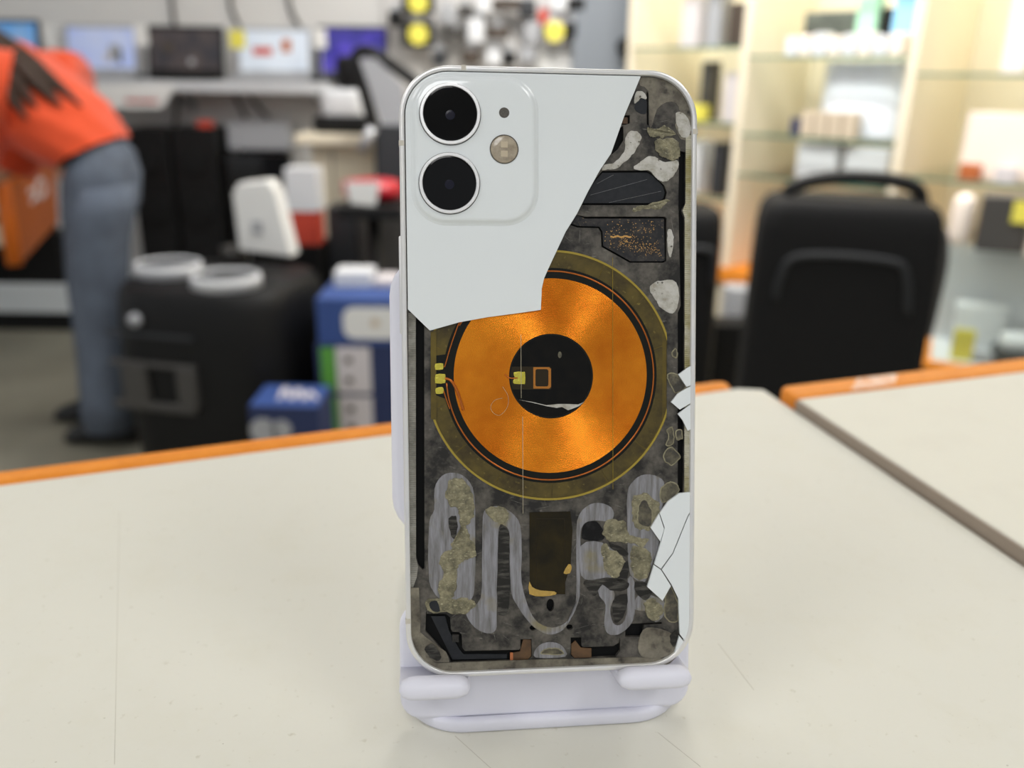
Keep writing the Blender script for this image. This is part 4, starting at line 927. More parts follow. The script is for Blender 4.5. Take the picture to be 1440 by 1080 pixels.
# white carton leaning on the speaker top, red and white pack behind
q = [at(326, 272, 2.56), at(334, 258, 2.56), at(374, 254, 2.56), at(386, 268, 2.56), at(410, 362, 2.56), at(336, 352, 2.56)]
zb0 = min(p.z for p in q)
for p in q:
    if p.z < zt_ + 0.06: p.z = max(p.z, zt_ + 0.012)
wb = thing('paper_bag', 'white paper bag standing on the back of the big party speaker', 'paper bag', Zv((q[4] + q[5]) / 2, zt_))
bm = NB(); prism(bm, q, (0.01, 0.07, 0)); obj('bag_body', bm, m_paper, wb, bevel=0.006)
bm = NB(); c = at(362, 318, 2.555); box(bm, (c.x, c.y - 0.004, c.z - 0.02), (0.03, 0.004, 0.035)); obj('print_mark', bm, m_grey_p, wb)
rp_z = at(420, 345, 2.9).z
x0, x1, a, b = span(402, 447, 238, 345, 2.9)
st_ = simple('pedestal', 'black pedestal box under the red and white pack', 'pedestal', (lambda bm: (box(bm, ((x0 + x1) / 2 - 0.005, 2.98, 0), (0.105, 0.16, a - 0.001)), bm)[1])(NB()), m_black)
rp = thing('carton', 'tall carton, white above and red below, on the black pedestal', 'carton', ((x0 + x1) / 2, 2.96, a))
zm = at(420, 298, 2.9).z
bm = NB(); box(bm, ((x0 + x1) / 2, 2.96, zm), (x1 - x0, 0.1, b - zm)); obj('upper_half', bm, m_white, rp, label='white upper half')
bm = NB(); box(bm, ((x0 + x1) / 2, 2.96, a), (x1 - x0 - 0.012, 0.096, zm - a)); obj('lower_half', bm, m_redo, rp, label='red lower half')

# red gadget on a black post table
zt2 = at(518, 288, 2.75).z; xp = at(524, 340, 2.8).x
pt = thing('post_table', 'black post table with a square top carrying the red gadget', 'stand', (xp, 2.85, 0))
x0, x1, _, _ = span(472, 566, 288, 308, 2.7); zl = at(518, 309, 2.7).z
bm = NB(); box(bm, ((x0 + x1) / 2, 2.83, zl), (x1 - x0, 0.26, zt2 - zl)); obj('tabletop', bm, m_black, pt, bevel=0.006)
bm = NB(); cyl(bm, (xp, 2.84, 0.02), (xp, 2.84, zl), 0.022); obj('post', bm, m_black, pt, smooth=True)
bm = NB(); cyl(bm, (xp, 2.84, 0.0), (xp, 2.84, 0.022), 0.11, n=32); obj('foot_plate', bm, m_black, pt)
x0, x1, a, b = span(474, 560, 254, 287, 2.74)
rg = thing('red_gadget', 'rounded red gadget with a white price sheet on the black post table', 'gadget', ((x0 + x1) / 2, 2.83, zt2))
bm = NB(); L = []
for i in range(9):
    f = i / 8; s = math.sqrt(max(0.02, 1 - (2 * f - 1) ** 2))
    L.append([Vector((x0 + (x1 - x0) * f, 2.83 + 0.08 * s * math.cos(k * math.pi / 8), zt2 + 0.001 + (b - zt2) * 0.5 * (1 + (0.55 + 0.45 * s) * math.sin(k * math.pi / 8)))) for k in range(16)])
loops(bm, L); zmin = min(v.co.z for v in bm.verts); obj('shell', bm, m_red, rg, smooth=True)
bm = NB(); q = [at(486, 256, 2.735), at(534, 256, 2.735), at(528, 290, 2.735), at(492, 286, 2.735)]; prism(bm, q, (0, 0.004, 0)); obj('price_sheet', bm, m_paper, rg)

# grey cabinets behind the post table
bm = NB(); pbox(bm, 462, 501, 292, 420, 3.02, 0.15, 0.01, z0=0.001); simple('cabinet', 'dark grey cabinet behind the post table, left of its post', 'cabinet', bm, m_char)
bm = NB(); pbox(bm, 504, 580, 305, 420, 3.02, 0.15, 0.01, z0=0.001); simple('cabinet', 'dark grey cabinet behind the post table, right of its post', 'cabinet', bm, m_dgrey)
# cream cupboard and the appliances on it
zc = at(460, 190, 3.3).z; x0, x1, _, _ = span(416, 575, 190, 260, 3.3)
cb = thing('cupboard', 'cream cupboard right of the black television', 'cupboard', ((x0 + x1) / 2, 3.55, 0))
bm = NB(); box(bm, ((x0 + x1) / 2 + 0.02, 3.57, 0), (x1 - x0 - 0.06, 0.44, zc - 0.036)); obj('body', bm, m_creamb, cb)
bm = NB(); box(bm, ((x0 + x1) / 2, 3.55, zc - 0.035), (x1 - x0, 0.5, 0.035)); obj('worktop', bm, m_cream, cb, bevel=0.004)
bm = NB(); box(bm, (at(468, 240, 3.34).x, 3.346, zc - 0.42), (0.004, 0.004, 0.36)); obj('door_gap', bm, m_dgrey, cb)
ap = thing('appliance', 'white rounded appliance with a black base on the cream cupboard', 'appliance', Zv(at(476, 180, 3.42), zc))
bm = NB(); x0, x1, a, b = span(436, 522, 166, 188, 3.38); rbox(bm, Matrix.Translation(((x0 + x1) / 2, 3.48, zc + 0.001)), x1 - x0, 0.2, at(476, 164, 3.38).z - zc, 0.05, 0.02); obj('foot', bm, m_black, ap)
z0_ = at(476, 166, 3.38).z; x0, x1, a, b = span(446, 510, 124, 168, 3.38)
bm = NB(); rbox(bm, Matrix.Translation(((x0 + x1) / 2, 3.48, a - 0.003)), x1 - x0, 0.16, b - a, 0.05, 0.025); obj('housing', bm, m_white, ap, smooth=True)
x0, x1, a2, b2 = span(466, 512, 76, 124, 3.38)
bm = NB(); rbox(bm, Matrix.Translation(((x0 + x1) / 2, 3.48, b - 0.004)), x1 - x0, 0.15, b2 - b, 0.06, 0.03); obj('hood', bm, m_black, ap, smooth=True, label='black rounded hood')
ep = thing('easel_stand', 'black framed easel holding a tilted pale sheet beside the white appliance', 'stand', Zv(at(545, 200, 3.2), zc))
q = [at(500, 78, 3.22), at(524, 70, 3.22), at(600, 126, 3.22), at(600, 190, 3.22), at(540, 190, 3.22)]
bm = NB(); prism(bm, [at(505, 82, 3.21), at(528, 82, 3.21), at(566, 120, 3.21), at(572, 178, 3.21), at(538, 178, 3.21)], (0, 0.012, 0)); obj('sheet', bm, m_grey_p, ep, label='pale grey sheet')
bm = NB(); tube(bm, smooth_path([at(530, 190, 3.23), at(512, 130, 3.23), at(500, 84, 3.23), at(518, 72, 3.23), at(560, 98, 3.23), at(590, 128, 3.23), at(592, 185, 3.23)], 5), 0.022, 8); obj('frame', bm, m_black, ep, smooth=True)
bm = NB(); pbox(bm, 526, 590, 176, 288, 3.2, 0.06, 0.02); obj('body', bm, m_char, ep)
bm = NB(); tube(bm, [at(508, 212, 3.18), at(524, 180, 3.18)], 0.02, 8); obj('lever', bm, m_silver, ep, smooth=True)
bm = NB(); box(bm, (at(556, 300, 3.23).x, 3.235, 0.0), (0.06, 0.05, at(556, 286, 3.2).z)); obj('leg', bm, m_black, ep)

# blue cartons
bx = [(0.0, 0.16), (0.16, 0.30), (0.30, 0.444), (0.444, 0.572)]
x0, x1, _, _ = span(447, 575, 500, 560, 2.22)
for i, (a, b) in enumerate(bx):
    lb = ['navy carton at the foot of the carton stack behind the phone', 'navy carton with a green edge, second from the floor in the carton stack', 'navy carton with a green edge and white label under the bright blue carton', 'bright blue carton with a white panel on top of the carton stack'][i]
    t_ = thing('carton', lb, 'carton', ((x0 + x1) / 2, 2.35, a))
    bm = NB(); box(bm, ((x0 + x1) / 2 + (0.01 if i == 3 else 0), 2.36, a + 0.0005), (x1 - x0, 0.3, b - a - 0.001)); obj('body', bm, m_blue if i == 3 else m_navy, t_, bevel=0.002)
    zc_ = (a + b) / 2; h = b - a
    if i in (0, 1, 2):
        bm = NB(); xa, xb = at(451, 525, 2.2).x, at(472, 525, 2.2).x; box(bm, ((xa + xb) / 2, 2.2085, a + 0.008), (xb - xa, 0.002, h - 0.016)); obj('green_strip', bm, m_green, t_)
        bm = NB(); xa, xb = at(473, 525, 2.2).x, at(521, 525, 2.2).x; box(bm, ((xa + xb) / 2, 2.2085, a + 0.006), (xb - xa, 0.0025, h - 0.012)); obj('label_sheet', bm, m_label, t_)
        for f in (0.3, 0.7):
            bm = NB(); box(bm, (at(490, 525, 2.2).x, 2.2065, a + h * f - 0.008), (0.02, 0.002, 0.016)); obj('print_mark', bm, m_print, t_)
    else:
        xa, xb = at(482, 462, 2.2).x, at(562, 462, 2.2).x; bm = NB(); rbox(bm, Matrix.Translation(((xa + xb) / 2, 2.2095, a + 0.018)) @ Matrix.Rotation(R(90), 4, 'X') @ Matrix.Translation((0, (h - 0.04) / 2, 0)), xb - xa, h - 0.04, 0.003, 0.03, 0.0005); obj('white_panel', bm, m_paper, t_)
        bm = NB(); c = at(527, 455, 2.2); cyl(bm, (c.x, 2.206, c.z), (c.x, 2.2045, c.z), 0.012, n=16); obj('print_mark', bm, m_beige, t_)
for px0, px1, py0, py1, lb, mm_ in ((470, 522, 384, 425, 'white box on the bright blue carton, left of the post', m_white), (527, 556, 394, 425, 'small white box on the bright blue carton, right of the post', m_label)):
    bm = NB(); pbox(bm, px0, px1, py0, py1, 2.34, 0.1, 0.004, z0=0.573); simple('small_box', lb, 'box', bm, mm_)
zf = at(400, 572, 2.0).z; x0, x1, _, _ = span(350, 449, 575, 600, 2.0)
t_ = thing('carton', 'low blue carton with white scribbled print in front of the party speaker', 'carton', ((x0 + x1) / 2, 2.07, 0))
bm = NB(); box(bm, ((x0 + x1) / 2, 2.08, 0.0), (x1 - x0, 0.16, zf)); obj('body', bm, m_navy, t_, bevel=0.003)
bm = NB(); box(bm, ((x0 + x1) / 2, 2.08, zf - 0.0005), (x1 - x0 - 0.006, 0.154, 0.0015)); obj('lid', bm, m_blue, t_)
bm = NB(); tube(bm, smooth_path([on_z(x, y, zf + 0.002) for x, y in ((392, 562), (402, 546), (410, 562), (420, 548), (428, 562), (436, 552), (446, 562))], 5), 0.006, 6); obj('print_line', bm, m_label, t_)
for px in (370, 396):
    c = at(px, 606 if px < 380 else 604, 1.997); bm = NB(); cyl(bm, (c.x, 1.9995, c.z), (c.x, 1.997, c.z), 0.034 if px < 380 else 0.025, n=24); obj('print_disc', bm, m_grey_p, t_)

# hooks with merchandise
m_slat = mat('slat_board', S(212, 210, 208), 0.6)
x0, x1, a, b = span(540, 806, -40, 96, WALLY - 0.02)
hb = thing('hook_board', 'pale hook board on the back wall above the phone', 'board', ((x0 + x1) / 2, WALLY - 0.015, a - 0.1))
bm = NB(); box(bm, ((x0 + x1) / 2, WALLY - 0.014, a - 0.1), (x1 - x0, 0.026, 0.75)); obj('board', bm, m_slat, hb)
items = [(556, 26, 20, 22, m_black, None, 'black pack at the left end of the hook board'), (742, 12, 24, 26, m_char, None, 'charcoal pack in the top row right of the brown black pack'), (764, 24, 14, 22, m_redo, None, 'small red pack near the yellow tagged pale pack'), (662, 80, 26, 20, m_print, None, 'brown small pack low on the hook board'), (742, 78, 22, 22, m_grey_p, None, 'grey small pack low on the hook board'),
         (588, 3, 46, 30, m_black, m_yel, 'black pack with a yellow round tag, top row of the hook board'), (588, 48, 46, 34, m_black, m_yel, 'black pack with a yellow round tag, below the other yellow tagged pack'),
         (655, 16, 22, 18, m_dgrey, None, 'dark small pack beside the white pack in the top row'), (680, 6, 20, 26, m_white, None, 'white pack in the top row of the hook board'),
         (712, 6, 40, 16, m_print, None, 'brown black pack in the top row of the hook board'), (630, 22, 22, 26, m_grey_p, None, 'grey pack left of the white card on the hook board'),
         (669, 44, 24, 34, m_white, None, 'white card pack in the middle row of the hook board'), (700, 46, 34, 16, m_print, None, 'brown flat pack right of the white card pack'),
         (640, 46, 30, 16, m_dgrey, None, 'dark flat pack left of the white card pack'), (748, 48, 24, 30, m_grey_p, None, 'grey pack left of the yellow tagged pack near the pillar'),
         (780, 44, 26, 34, m_label, m_yel, 'pale pack with a yellow tag near the pillar'), (802, 42, 18, 22, m_black, None, 'black small pack next to the pillar'),
         (786, 4, 24, 26, m_white, None, 'white pack in the top row near the pillar'), (810, 6, 26, 18, m_black, None, 'black pack at the right end of the top row'),
         (716, 82, 20, 18, m_black, None, 'black small pack low on the hook board above the phone'), (618, 82, 20, 22, m_char, None, 'charcoal pack low on the hook board left of the others'),
         (694, 82, 22, 22, m_white, None, 'white small pack low on the hook board')]
for px, py, w, h, m_, tg, lb in items:
    x0, x1, a, b = span(px - w / 2, px + w / 2, py - h / 2, py + h / 2, WALLY - 0.12)
    xc = (x0 + x1) / 2
    t_ = thing('hanging_pack', lb, 'packaged accessory', (xc, WALLY - 0.12, a), group='packs on the hook board')
    bm = NB(); rbox(bm, Matrix.Translation((xc, WALLY - 0.11, a)), x1 - x0, 0.05, b - a, 0.012, 0.008); obj('pack', bm, m_, t_, smooth=True)
    bm = NB(); tube(bm, [(xc, WALLY - 0.13, b + 0.012), (xc, WALLY - 0.028, b + 0.012)], 0.003, 6); box(bm, (xc, WALLY - 0.11, b - 0.004), (0.03, 0.002, 0.03)); obj('hang_tab', bm, m_silver, t_)
    if tg:
        c = at(px, py, WALLY - 0.14); bm = NB(); cyl(bm, (c.x, WALLY - 0.137, c.z), (c.x, WALLY - 0.139, c.z), 0.042, n=20); obj('price_tag', bm, tg, t_)
bm = NB(); x0, x1, a, b = span(757, 803, 60, 100, WALLY - 0.04); box(bm, ((x0 + x1) / 2, WALLY - 0.04, a - 0.1), (x1 - x0, 0.012, b - a + 0.1)); simple('hanging_sheet', 'pale sheet hanging low at the right end of the hook board', 'sheet', bm, m_paper)
bm = NB(); c = at(879, 65, 3.88); cyl(bm, (c.x, 3.9, c.z), (c.x, 3.84, c.z), 0.035, n=20); simple('door_knob', 'black round knob on the blue grey pillar', 'knob', bm, m_black, smooth=True)

# ------------------------------------------------------------------ display shelves at the right
U0 = at(1040, 150, 3.3); U0.z = 0
ud = Vector((0.7071, -0.7071, 0)); un = Vector((0.7071, 0.7071, 0))
UM = basis(U0, ud, un, Vector((0, 0, 1)))       # local x along the row, y into the unit
DEP = 0.48; ZP = 0.44
unit = thing('display_shelving', 'tall cream shelving with green edged glass shelves at the right', 'shelving', mat=UM)
PL = [-0.52, 0.0, 0.60, 1.25]
for l in PL:
    bm = NB(); box(bm, (l, DEP / 2, ZP), (0.03, DEP, 1.75), UM); obj('upright', bm, m_cream, unit, bevel=0.002)
bm = NB(); box(bm, ((PL[0] + PL[-1]) / 2, DEP + 0.012, ZP), (PL[-1] - PL[0], 0.02, 1.75), UM); obj('back_panel', bm, m_cream, unit)
bm = NB(); box(bm, ((PL[0] + PL[-1]) / 2, DEP / 2 + 0.01, 0), (PL[-1] - PL[0] + 0.03, DEP + 0.02, ZP - 0.061), UM); obj('plinth', bm, m_creamb, unit)
bm = NB(); box(bm, ((PL[0] + PL[-1]) / 2, DEP / 2, ZP - 0.06), (PL[-1] - PL[0] + 0.04, DEP + 0.03, 0.058), UM); obj('orange_plinth_edge', bm, m_orange, unit, bevel=0.006)
bm = NB(); box(bm, ((PL[0] + PL[-1]) / 2, DEP / 2, 2.19), (PL[-1] - PL[0] + 0.03, DEP, 0.03), UM); obj('top_board', bm, m_cream, unit)
BZ = [(1.245, 0.975, 0.70), (1.212, 0.945, 0.80), (1.16, 0.845, 0.645)]
for bay in range(3):
    a, b = PL[bay] + 0.017, PL[bay + 1] - 0.017
    for z in BZ[bay] + (1.50,):
        bm = NB(); box(bm, ((a + b) / 2, DEP / 2, z - 0.008), (b - a, DEP - 0.01, 0.008), UM); g = obj('glass_shelf', bm, m_glass, unit)
        bm = NB(); box(bm, ((a + b) / 2, 0.002, z - 0.0082), (b - a, 0.004, 0.0086), UM); obj('glass_edge', bm, m_glass_e, g)
def goods(name, label, cat, bay, f, y, z, w, d, h, m, r=0.004, rz=0, grp=None, lean=0):
    l = PL[bay] + (PL[bay + 1] - PL[bay]) * f
    mm_ = UM @ Matrix.Translation((l, y, z + 0.001)) @ Matrix.Rotation(R(rz), 4, 'Z') @ Matrix.Rotation(R(lean), 4, 'X')
    bm = NB(); rbox(bm, mm_, w, d, h, min(r, w / 2.1, d / 2.1), min(r, h / 2.1, 0.01), 4)
    return obj(name, bm, m, label=label, cat=cat, group=grp, smooth=r > 0.01)
# middle bay
for i in range(8):
    goods('white_box', 'small white carton in the row on the upper glass shelf of the middle bay', 'carton', 1, 0.27 + i * 0.087, 0.06, BZ[1][0], 0.042, 0.07, 0.06 + 0.006 * (i % 3), m_pinkw if i % 2 else m_white, grp='small cartons in a row on the glass shelf')
goods('picture_card', 'dark framed picture card behind the row of small cartons', 'picture', 1, 0.36, 0.2, BZ[1][0], 0.2, 0.02, 0.15, m_gphoto)
goods('carton', 'mint green carton beside the dark picture card', 'carton', 1, 0.62, 0.16, BZ[1][0], 0.07, 0.06, 0.19, m_mint)
goods('carton', 'thin black carton between the mint and the sky blue ones', 'carton', 1, 0.73, 0.16, BZ[1][0], 0.035, 0.06, 0.15, m_black)
goods('carton', 'sky blue carton at the right end of the upper glass shelf', 'carton', 1, 0.85, 0.14, BZ[1][0], 0.08, 0.06, 0.2, m_sky)
goods('film_bag', 'large pale blue plastic film bag on the middle glass shelf', 'bag', 1, 0.66, 0.2, BZ[1][1], 0.32, 0.2, 0.25, m_bag, r=0.08)
for i in range(4):
    goods('beige_box', 'small beige carton in front of the pale blue film bag', 'carton', 1, 0.42 + i * 0.085, 0.06, BZ[1][1], 0.045, 0.05, 0.085, m_beige, grp='beige cartons in front of the film bag')
goods('blue_box', 'little blue carton left of the beige cartons', 'carton', 1, 0.33, 0.07, BZ[1][1], 0.03, 0.04, 0.06, m_navy)
goods('carton', 'white glossy carton on the low glass shelf, left of its twin', 'carton', 1, 0.48, 0.12, BZ[1][2], 0.15, 0.1, 0.12, m_white)
goods('carton', 'white glossy carton on the low glass shelf, right of its twin', 'carton', 1, 0.78, 0.12, BZ[1][2], 0.15, 0.1, 0.115, m_white)
goods('carton', 'beige carton under the low glass shelf behind the black case', 'carton', 1, 0.6, 0.15, ZP + 0.002, 0.24, 0.14, 0.26, m_beige)
# left bay
for f, y, w, h, m_, lb in ((0.42, 0.12, 0.08, 0.18, m_label, 'pale pink carton high in the left bay'), (0.62, 0.12, 0.06, 0.2, m_grey_p, 'grey carton high in the left bay'), (0.84, 0.1, 0.07, 0.15, m_print, 'brown carton high at the right end of the left bay')):
    goods('carton', lb, 'carton', 0, f, y, BZ[0][0], w, 0.08, h, m_)
for f, y, w, h, m_, lb in ((0.52, 0.12, 0.055, 0.22, m_dgrey, 'dark narrow carton on the middle shelf of the left bay'), (0.5, 0.04, 0.18, 0.06, m_yel, 'yellow flat carton in front of the dark narrow one'), (0.84, 0.1, 0.07, 0.18, m_label, 'pale carton right of the dark narrow one')):
    goods('carton', lb, 'carton', 0, f, y + (0.06 if m_ is m_dgrey else 0), BZ[0][1], w, 0.06, h, m_)
for f, y, w, h, m_, lb in ((0.55, 0.1, 0.09, 0.2, m_white, 'white carton on the low shelf of the left bay'), (0.80, 0.1, 0.05, 0.2, m_char, 'charcoal carton on the low shelf of the left bay')):
    goods('carton', lb, 'carton', 0, f, y, BZ[0][2], w, 0.1, h, m_)
# right bay
goods('carton', 'tall warm white carton standing in the top of the right bay', 'carton', 2, 0.42, 0.1, BZ[2][0], 0.07, 0.06, 0.24, m_pinkw, rz=-8)
goods('carton', 'tall warm white carton right of the other tall one', 'carton', 2, 0.58, 0.1, BZ[2][0], 0.07, 0.06, 0.24, m_pinkw, rz=-8)
goods('carton', 'large white carton filling the middle of the right bay', 'carton', 2, 0.5, 0.14, BZ[2][1] + 0.0, 0.30, 0.16, 0.2, m_pinkw)
for i, m_ in enumerate((m_oboard, m_label, m_grey_p)):
    goods('small_pack', ['small orange pack in front of the large white carton', 'small pale pack in front of the large white carton', 'small grey pack in front of the large white carton'][i], 'pack', 2, 0.34 + 0.16 * i, 0.03, BZ[2][1], 0.06, 0.03, 0.05, m_)

# glass display case with goods, right of the black case
g0_ = on_z(1300, 508, 0.39); g0_.z = 0
gd = Vector((0.9, -0.43, 0)).normalized(); gn = Vector((0.43, 0.9, 0)).normalized()
GM = basis(g0_, gd, gn, Vector((0, 0, 1)))
GW, GD_, GZ0, GZ1 = 0.52, 0.29, 0.39, 0.69
gc = thing('glass_case', 'low glass display case with an orange edge at the right', 'display case', mat=GM)
bm = NB(); box(bm, (GW / 2, GD_ / 2, 0), (GW, GD_, GZ0 - 0.036), GM); obj('cabinet', bm, m_creamb, gc)
bm = NB(); box(bm, (GW / 2, GD_ / 2, GZ0 - 0.035), (GW + 0.02, GD_ + 0.02, 0.035), GM); obj('deck', bm, m_orange, gc, bevel=0.005)
bm = NB(); box(bm, (GW / 2, GD_ / 2 + 0.004, GZ0 + 0.0002), (GW - 0.03, GD_ - 0.03, 0.0025), GM); obj('deck_liner', bm, m_white, gc)
bm = NB(); box(bm, (GW / 2, GD_ / 2, GZ1 - 0.008), (GW, GD_, 0.008), GM); obj('glass_top', bm, m_glass, gc)
bm = NB(); box(bm, (GW / 2, 0.004, GZ0 + 0.001), (GW - 0.02, 0.006, GZ1 - GZ0 - 0.01), GM); obj('glass_front', bm, m_glass, gc)
bm = NB(); box(bm, (0.004, GD_ / 2, GZ0 + 0.001), (0.006, GD_ - 0.02, GZ1 - GZ0 - 0.01), GM); obj('glass_side', bm, m_glass, gc)
bm = NB(); box(bm, (GW / 2, GD_ - 0.006, GZ0 + 0.001), (GW - 0.02, 0.01, GZ1 - GZ0 - 0.01), GM); obj('back_panel', bm, m_white, gc)
def ing(name, label, cat, x, y, z, w, d, h, m, rz=0, r=0.004, grp=None):
    bm = NB(); rbox(bm, GM @ Matrix.Translation((x, y, z + (0.004 if z == GZ0 else 0.001))) @ Matrix.Rotation(R(rz), 4, 'Z'), w, d, h, min(r, w / 2.1, d / 2.1), min(r, h / 2.1), 4)
    return obj(name, bm, m, label=label, cat=cat, group=grp, smooth=r > 0.008)
ing('flat_box', 'dark flat box lying at the bottom of the glass case', 'box', 0.29, 0.095, GZ0, 0.24, 0.13, 0.035, m_char)
ing('flat_box', 'second dark flat box on the bottom of the glass case, deeper in', 'box', 0.34, 0.22, GZ0, 0.22, 0.09, 0.03, m_black)
ing('white_packet', 'white packet lying on the dark flat box in the glass case', 'packet', 0.245, 0.10, GZ0 + 0.040, 0.12, 0.08, 0.045, m_white, 12, 0.015)
ing('white_packet', 'white packet lying on the deeper dark flat box in the glass case', 'packet', 0.34, 0.22, GZ0 + 0.035, 0.16, 0.07, 0.05, m_paper, -8, 0.015)
ing('white_packet', 'white packet standing at the back left of the glass case', 'packet', 0.13, 0.225, GZ0, 0.14, 0.06, 0.13, m_white, 5, 0.01)
ing('price_card', 'yellow price card at the front left of the glass case', 'price card', 0.09, 0.05, GZ0, 0.055, 0.012, 0.09, m_yel)
ing('price_card', 'small grey card beside the yellow card in the glass case', 'price card', 0.14, 0.05, GZ0, 0.05, 0.01, 0.03, m_grey_p)
db = ing('dark_box', 'dark grey upright box on the glass case', 'box', 0.135, 0.19, GZ1, 0.12, 0.1, 0.15, m_dgrey)
ing('white_ball', 'small round white gadget on the glass case left of the dark grey box', 'gadget', 0.032, 0.19, GZ1, 0.06, 0.06, 0.15, m_pinkw, 0, 0.03)
ing('carton', 'tall white carton on the glass case right of the dark grey box', 'carton', 0.255, 0.15, GZ1, 0.11, 0.1, 0.19, m_pinkw)
bm = NB(); box(bm, (0.172, 0.135, GZ1 + 0.085), (0.045, 0.004, 0.06), GM); obj('price_tag', bm, m_yel, db, label='bright yellow price tag')

# black cases
def case(px0, px1, py_top, Y, dep, rz, label, full=True):
    x0, x1, _, z1 = span(px0, px1, py_top, py_top + 100, Y)
    w = (x1 - x0); xc = (x0 + x1) / 2
    mm_ = Matrix.Translation((xc, Y + dep / 2, 0)) @ Matrix.Rotation(R(rz), 4, 'Z')
    t_ = thing('wheeled_case', label, 'case', mat=mm_)
    bm = NB(); L = []
    H = z1
    prof = [(0.96, 0.045), (1.0, 0.08), (1.0, H * 0.5), (0.985, H * 0.8), (0.97, H - 0.07), (0.94, H - 0.03), (0.88, H - 0.008), (0.8, H)]
    for s, z in prof: L.append([mm_ @ Vector((x, y, z)) for x, y in rrect(w * s, dep * s, 0.05 * s, 8)])
    loops(bm, L); obj('shell', bm, m_black2, t_, smooth=True)
    bm = NB(); tube(bm, [mm_ @ Vector(p) for p in smooth_path([(-w * 0.36, -dep / 2 + 0.006, H * 0.74), (-w * 0.35, -dep / 2, H * 0.80), (-w * 0.26, -dep / 2, H * 0.86), (w * 0.2, -dep / 2, H * 0.86), (w * 0.3, -dep / 2, H * 0.82), (w * 0.34, -dep / 2 + 0.004, H * 0.72)], 5)], 0.010, 8); obj('piping', bm, m_pipe, t_, smooth=True)
    if full:
        bm = NB(); tube(bm, [mm_ @ Vector(p) for p in smooth_path([(-w * 0.36, 0, H - 0.02), (-w * 0.3, 0, H + 0.022), (-w * 0.1, 0, H + 0.045), (w * 0.2, 0, H + 0.045), (w * 0.36, 0, H + 0.022), (w * 0.4, 0, H - 0.04)], 6)], 0.017, 10); obj('handle', bm, m_black, t_, smooth=True)
        bm = NB(); tube(bm, [mm_ @ Vector(p) for p in smooth_path([(w * 0.48, -0.05, H * 0.93), (w * 0.515, -0.05, H * 0.85), (w * 0.51, -0.05, H * 0.72), (w * 0.5, -0.05, H * 0.64)], 6)], 0.016, 8); obj('side_handle', bm, m_dgrey, t_, smooth=True)
    for sx in (-1, 1):
        for sy in (-1, 1):
            bm = NB(); c = mm_ @ Vector((sx * w * 0.38, sy * dep * 0.34, 0.03)); ax = mm_.to_3x3() @ Vector((1, 0, 0)); cyl(bm, c - ax * 0.015, c + ax * 0.015, 0.03, n=20)
            box(bm, (sx * w * 0.38, sy * dep * 0.34, 0.03), (0.05, 0.03, 0.03), mm_); obj('wheel', bm, m_black, t_)
    return t_
case(1086, 1346, 289, 1.95, 0.26, -12, 'large black case with a carrying handle behind the gap of the counters')
case(950, 1020, 300, 2.5, 0.28, 0, 'smaller black case partly hidden behind the right edge of the phone', False)
bm = NB(); rbox(bm, Matrix.Translation(Zv(at(1036, 430, 2.95), 0.0)), 0.1, 0.1, at(1036, 402, 2.95).z, 0.03); simple('metal_bin', 'grey metal cylinder below the cream upright', 'bin', bm, m_grey_p, smooth=True)

bm = NB(); pbox(bm, 1002, 1058, 458, 560, 2.72, 0.12, 0.01, z0=0.001); simple('box', 'black low box in front of the grey metal cylinder', 'box', bm, m_black)

# ------------------------------------------------------------------ person bending over at the left
person = thing('person', 'person in an orange shirt and grey jeans with long brown hair bending forward', 'person', (-1.33, 2.6, 0))
YN = 2.57
def pp(px, py, Y=YN): return at(px, py, Y)
# body: one continuous skinned figure (facing -x, bent at the hips)
hip = pp(140, 232, 2.62); chest = pp(40, 135, 2.62); neck = pp(-45, 95, 2.62)
def skin_obj(name, nodes, edges, m, parent, sub=2):
    me = bpy.data.meshes.new(name); me.from_pydata([n[0] for n in nodes], edges, [])
    o = bpy.data.objects.new(name, me); COL.objects.link(o)
    o.modifiers.new('skin', 'SKIN')
    sv = me.skin_vertices[0].data
    for i, n in enumerate(nodes): sv[i].radius = (n[1], n[1])
    sv[0].use_root = True
    s = o.modifiers.new('sub', 'SUBSURF'); s.levels = sub; s.render_levels = sub
    bpy.context.view_layer.update()
    dg = bpy.context.evaluated_depsgraph_get(); ev = o.evaluated_get(dg)
    m2 = bpy.data.meshes.new_from_object(ev); bpy.data.objects.remove(o)
    m2.transform(wmat(parent).inverted()); m2.materials.clear(); m2.materials.append(m)
    for p in m2.polygons: p.use_smooth = True
    o2 = bpy.data.objects.new(name, m2); COL.objects.link(o2); o2.parent = parent; WM[o2.name] = wmat(parent).copy()
    return o2
kn, kf = pp(143, 425, 2.52), pp(136, 425, 2.72)
an, af = pp(150, 588, 2.52), pp(140, 588, 2.72)
an.z = af.z = 0.085
hn, hf = Vector((hip.x, 2.53, hip.z - 0.06)), Vector((hip.x, 2.71, hip.z - 0.06))
shn, shf = Vector((neck.x + 0.12, 2.46, neck.z - 0.06)), Vector((neck.x + 0.12, 2.80, neck.z - 0.06))
eln, elf = shn + Vector((-0.12, -0.03, -0.26)), shf + Vector((-0.16, 0.0, -0.24))
wrn, wrf = eln + Vector((-0.2, 0.04, -0.12)), elf + Vector((-0.2, -0.04, -0.10))
head = neck + Vector((-0.17, 0, 0.02))
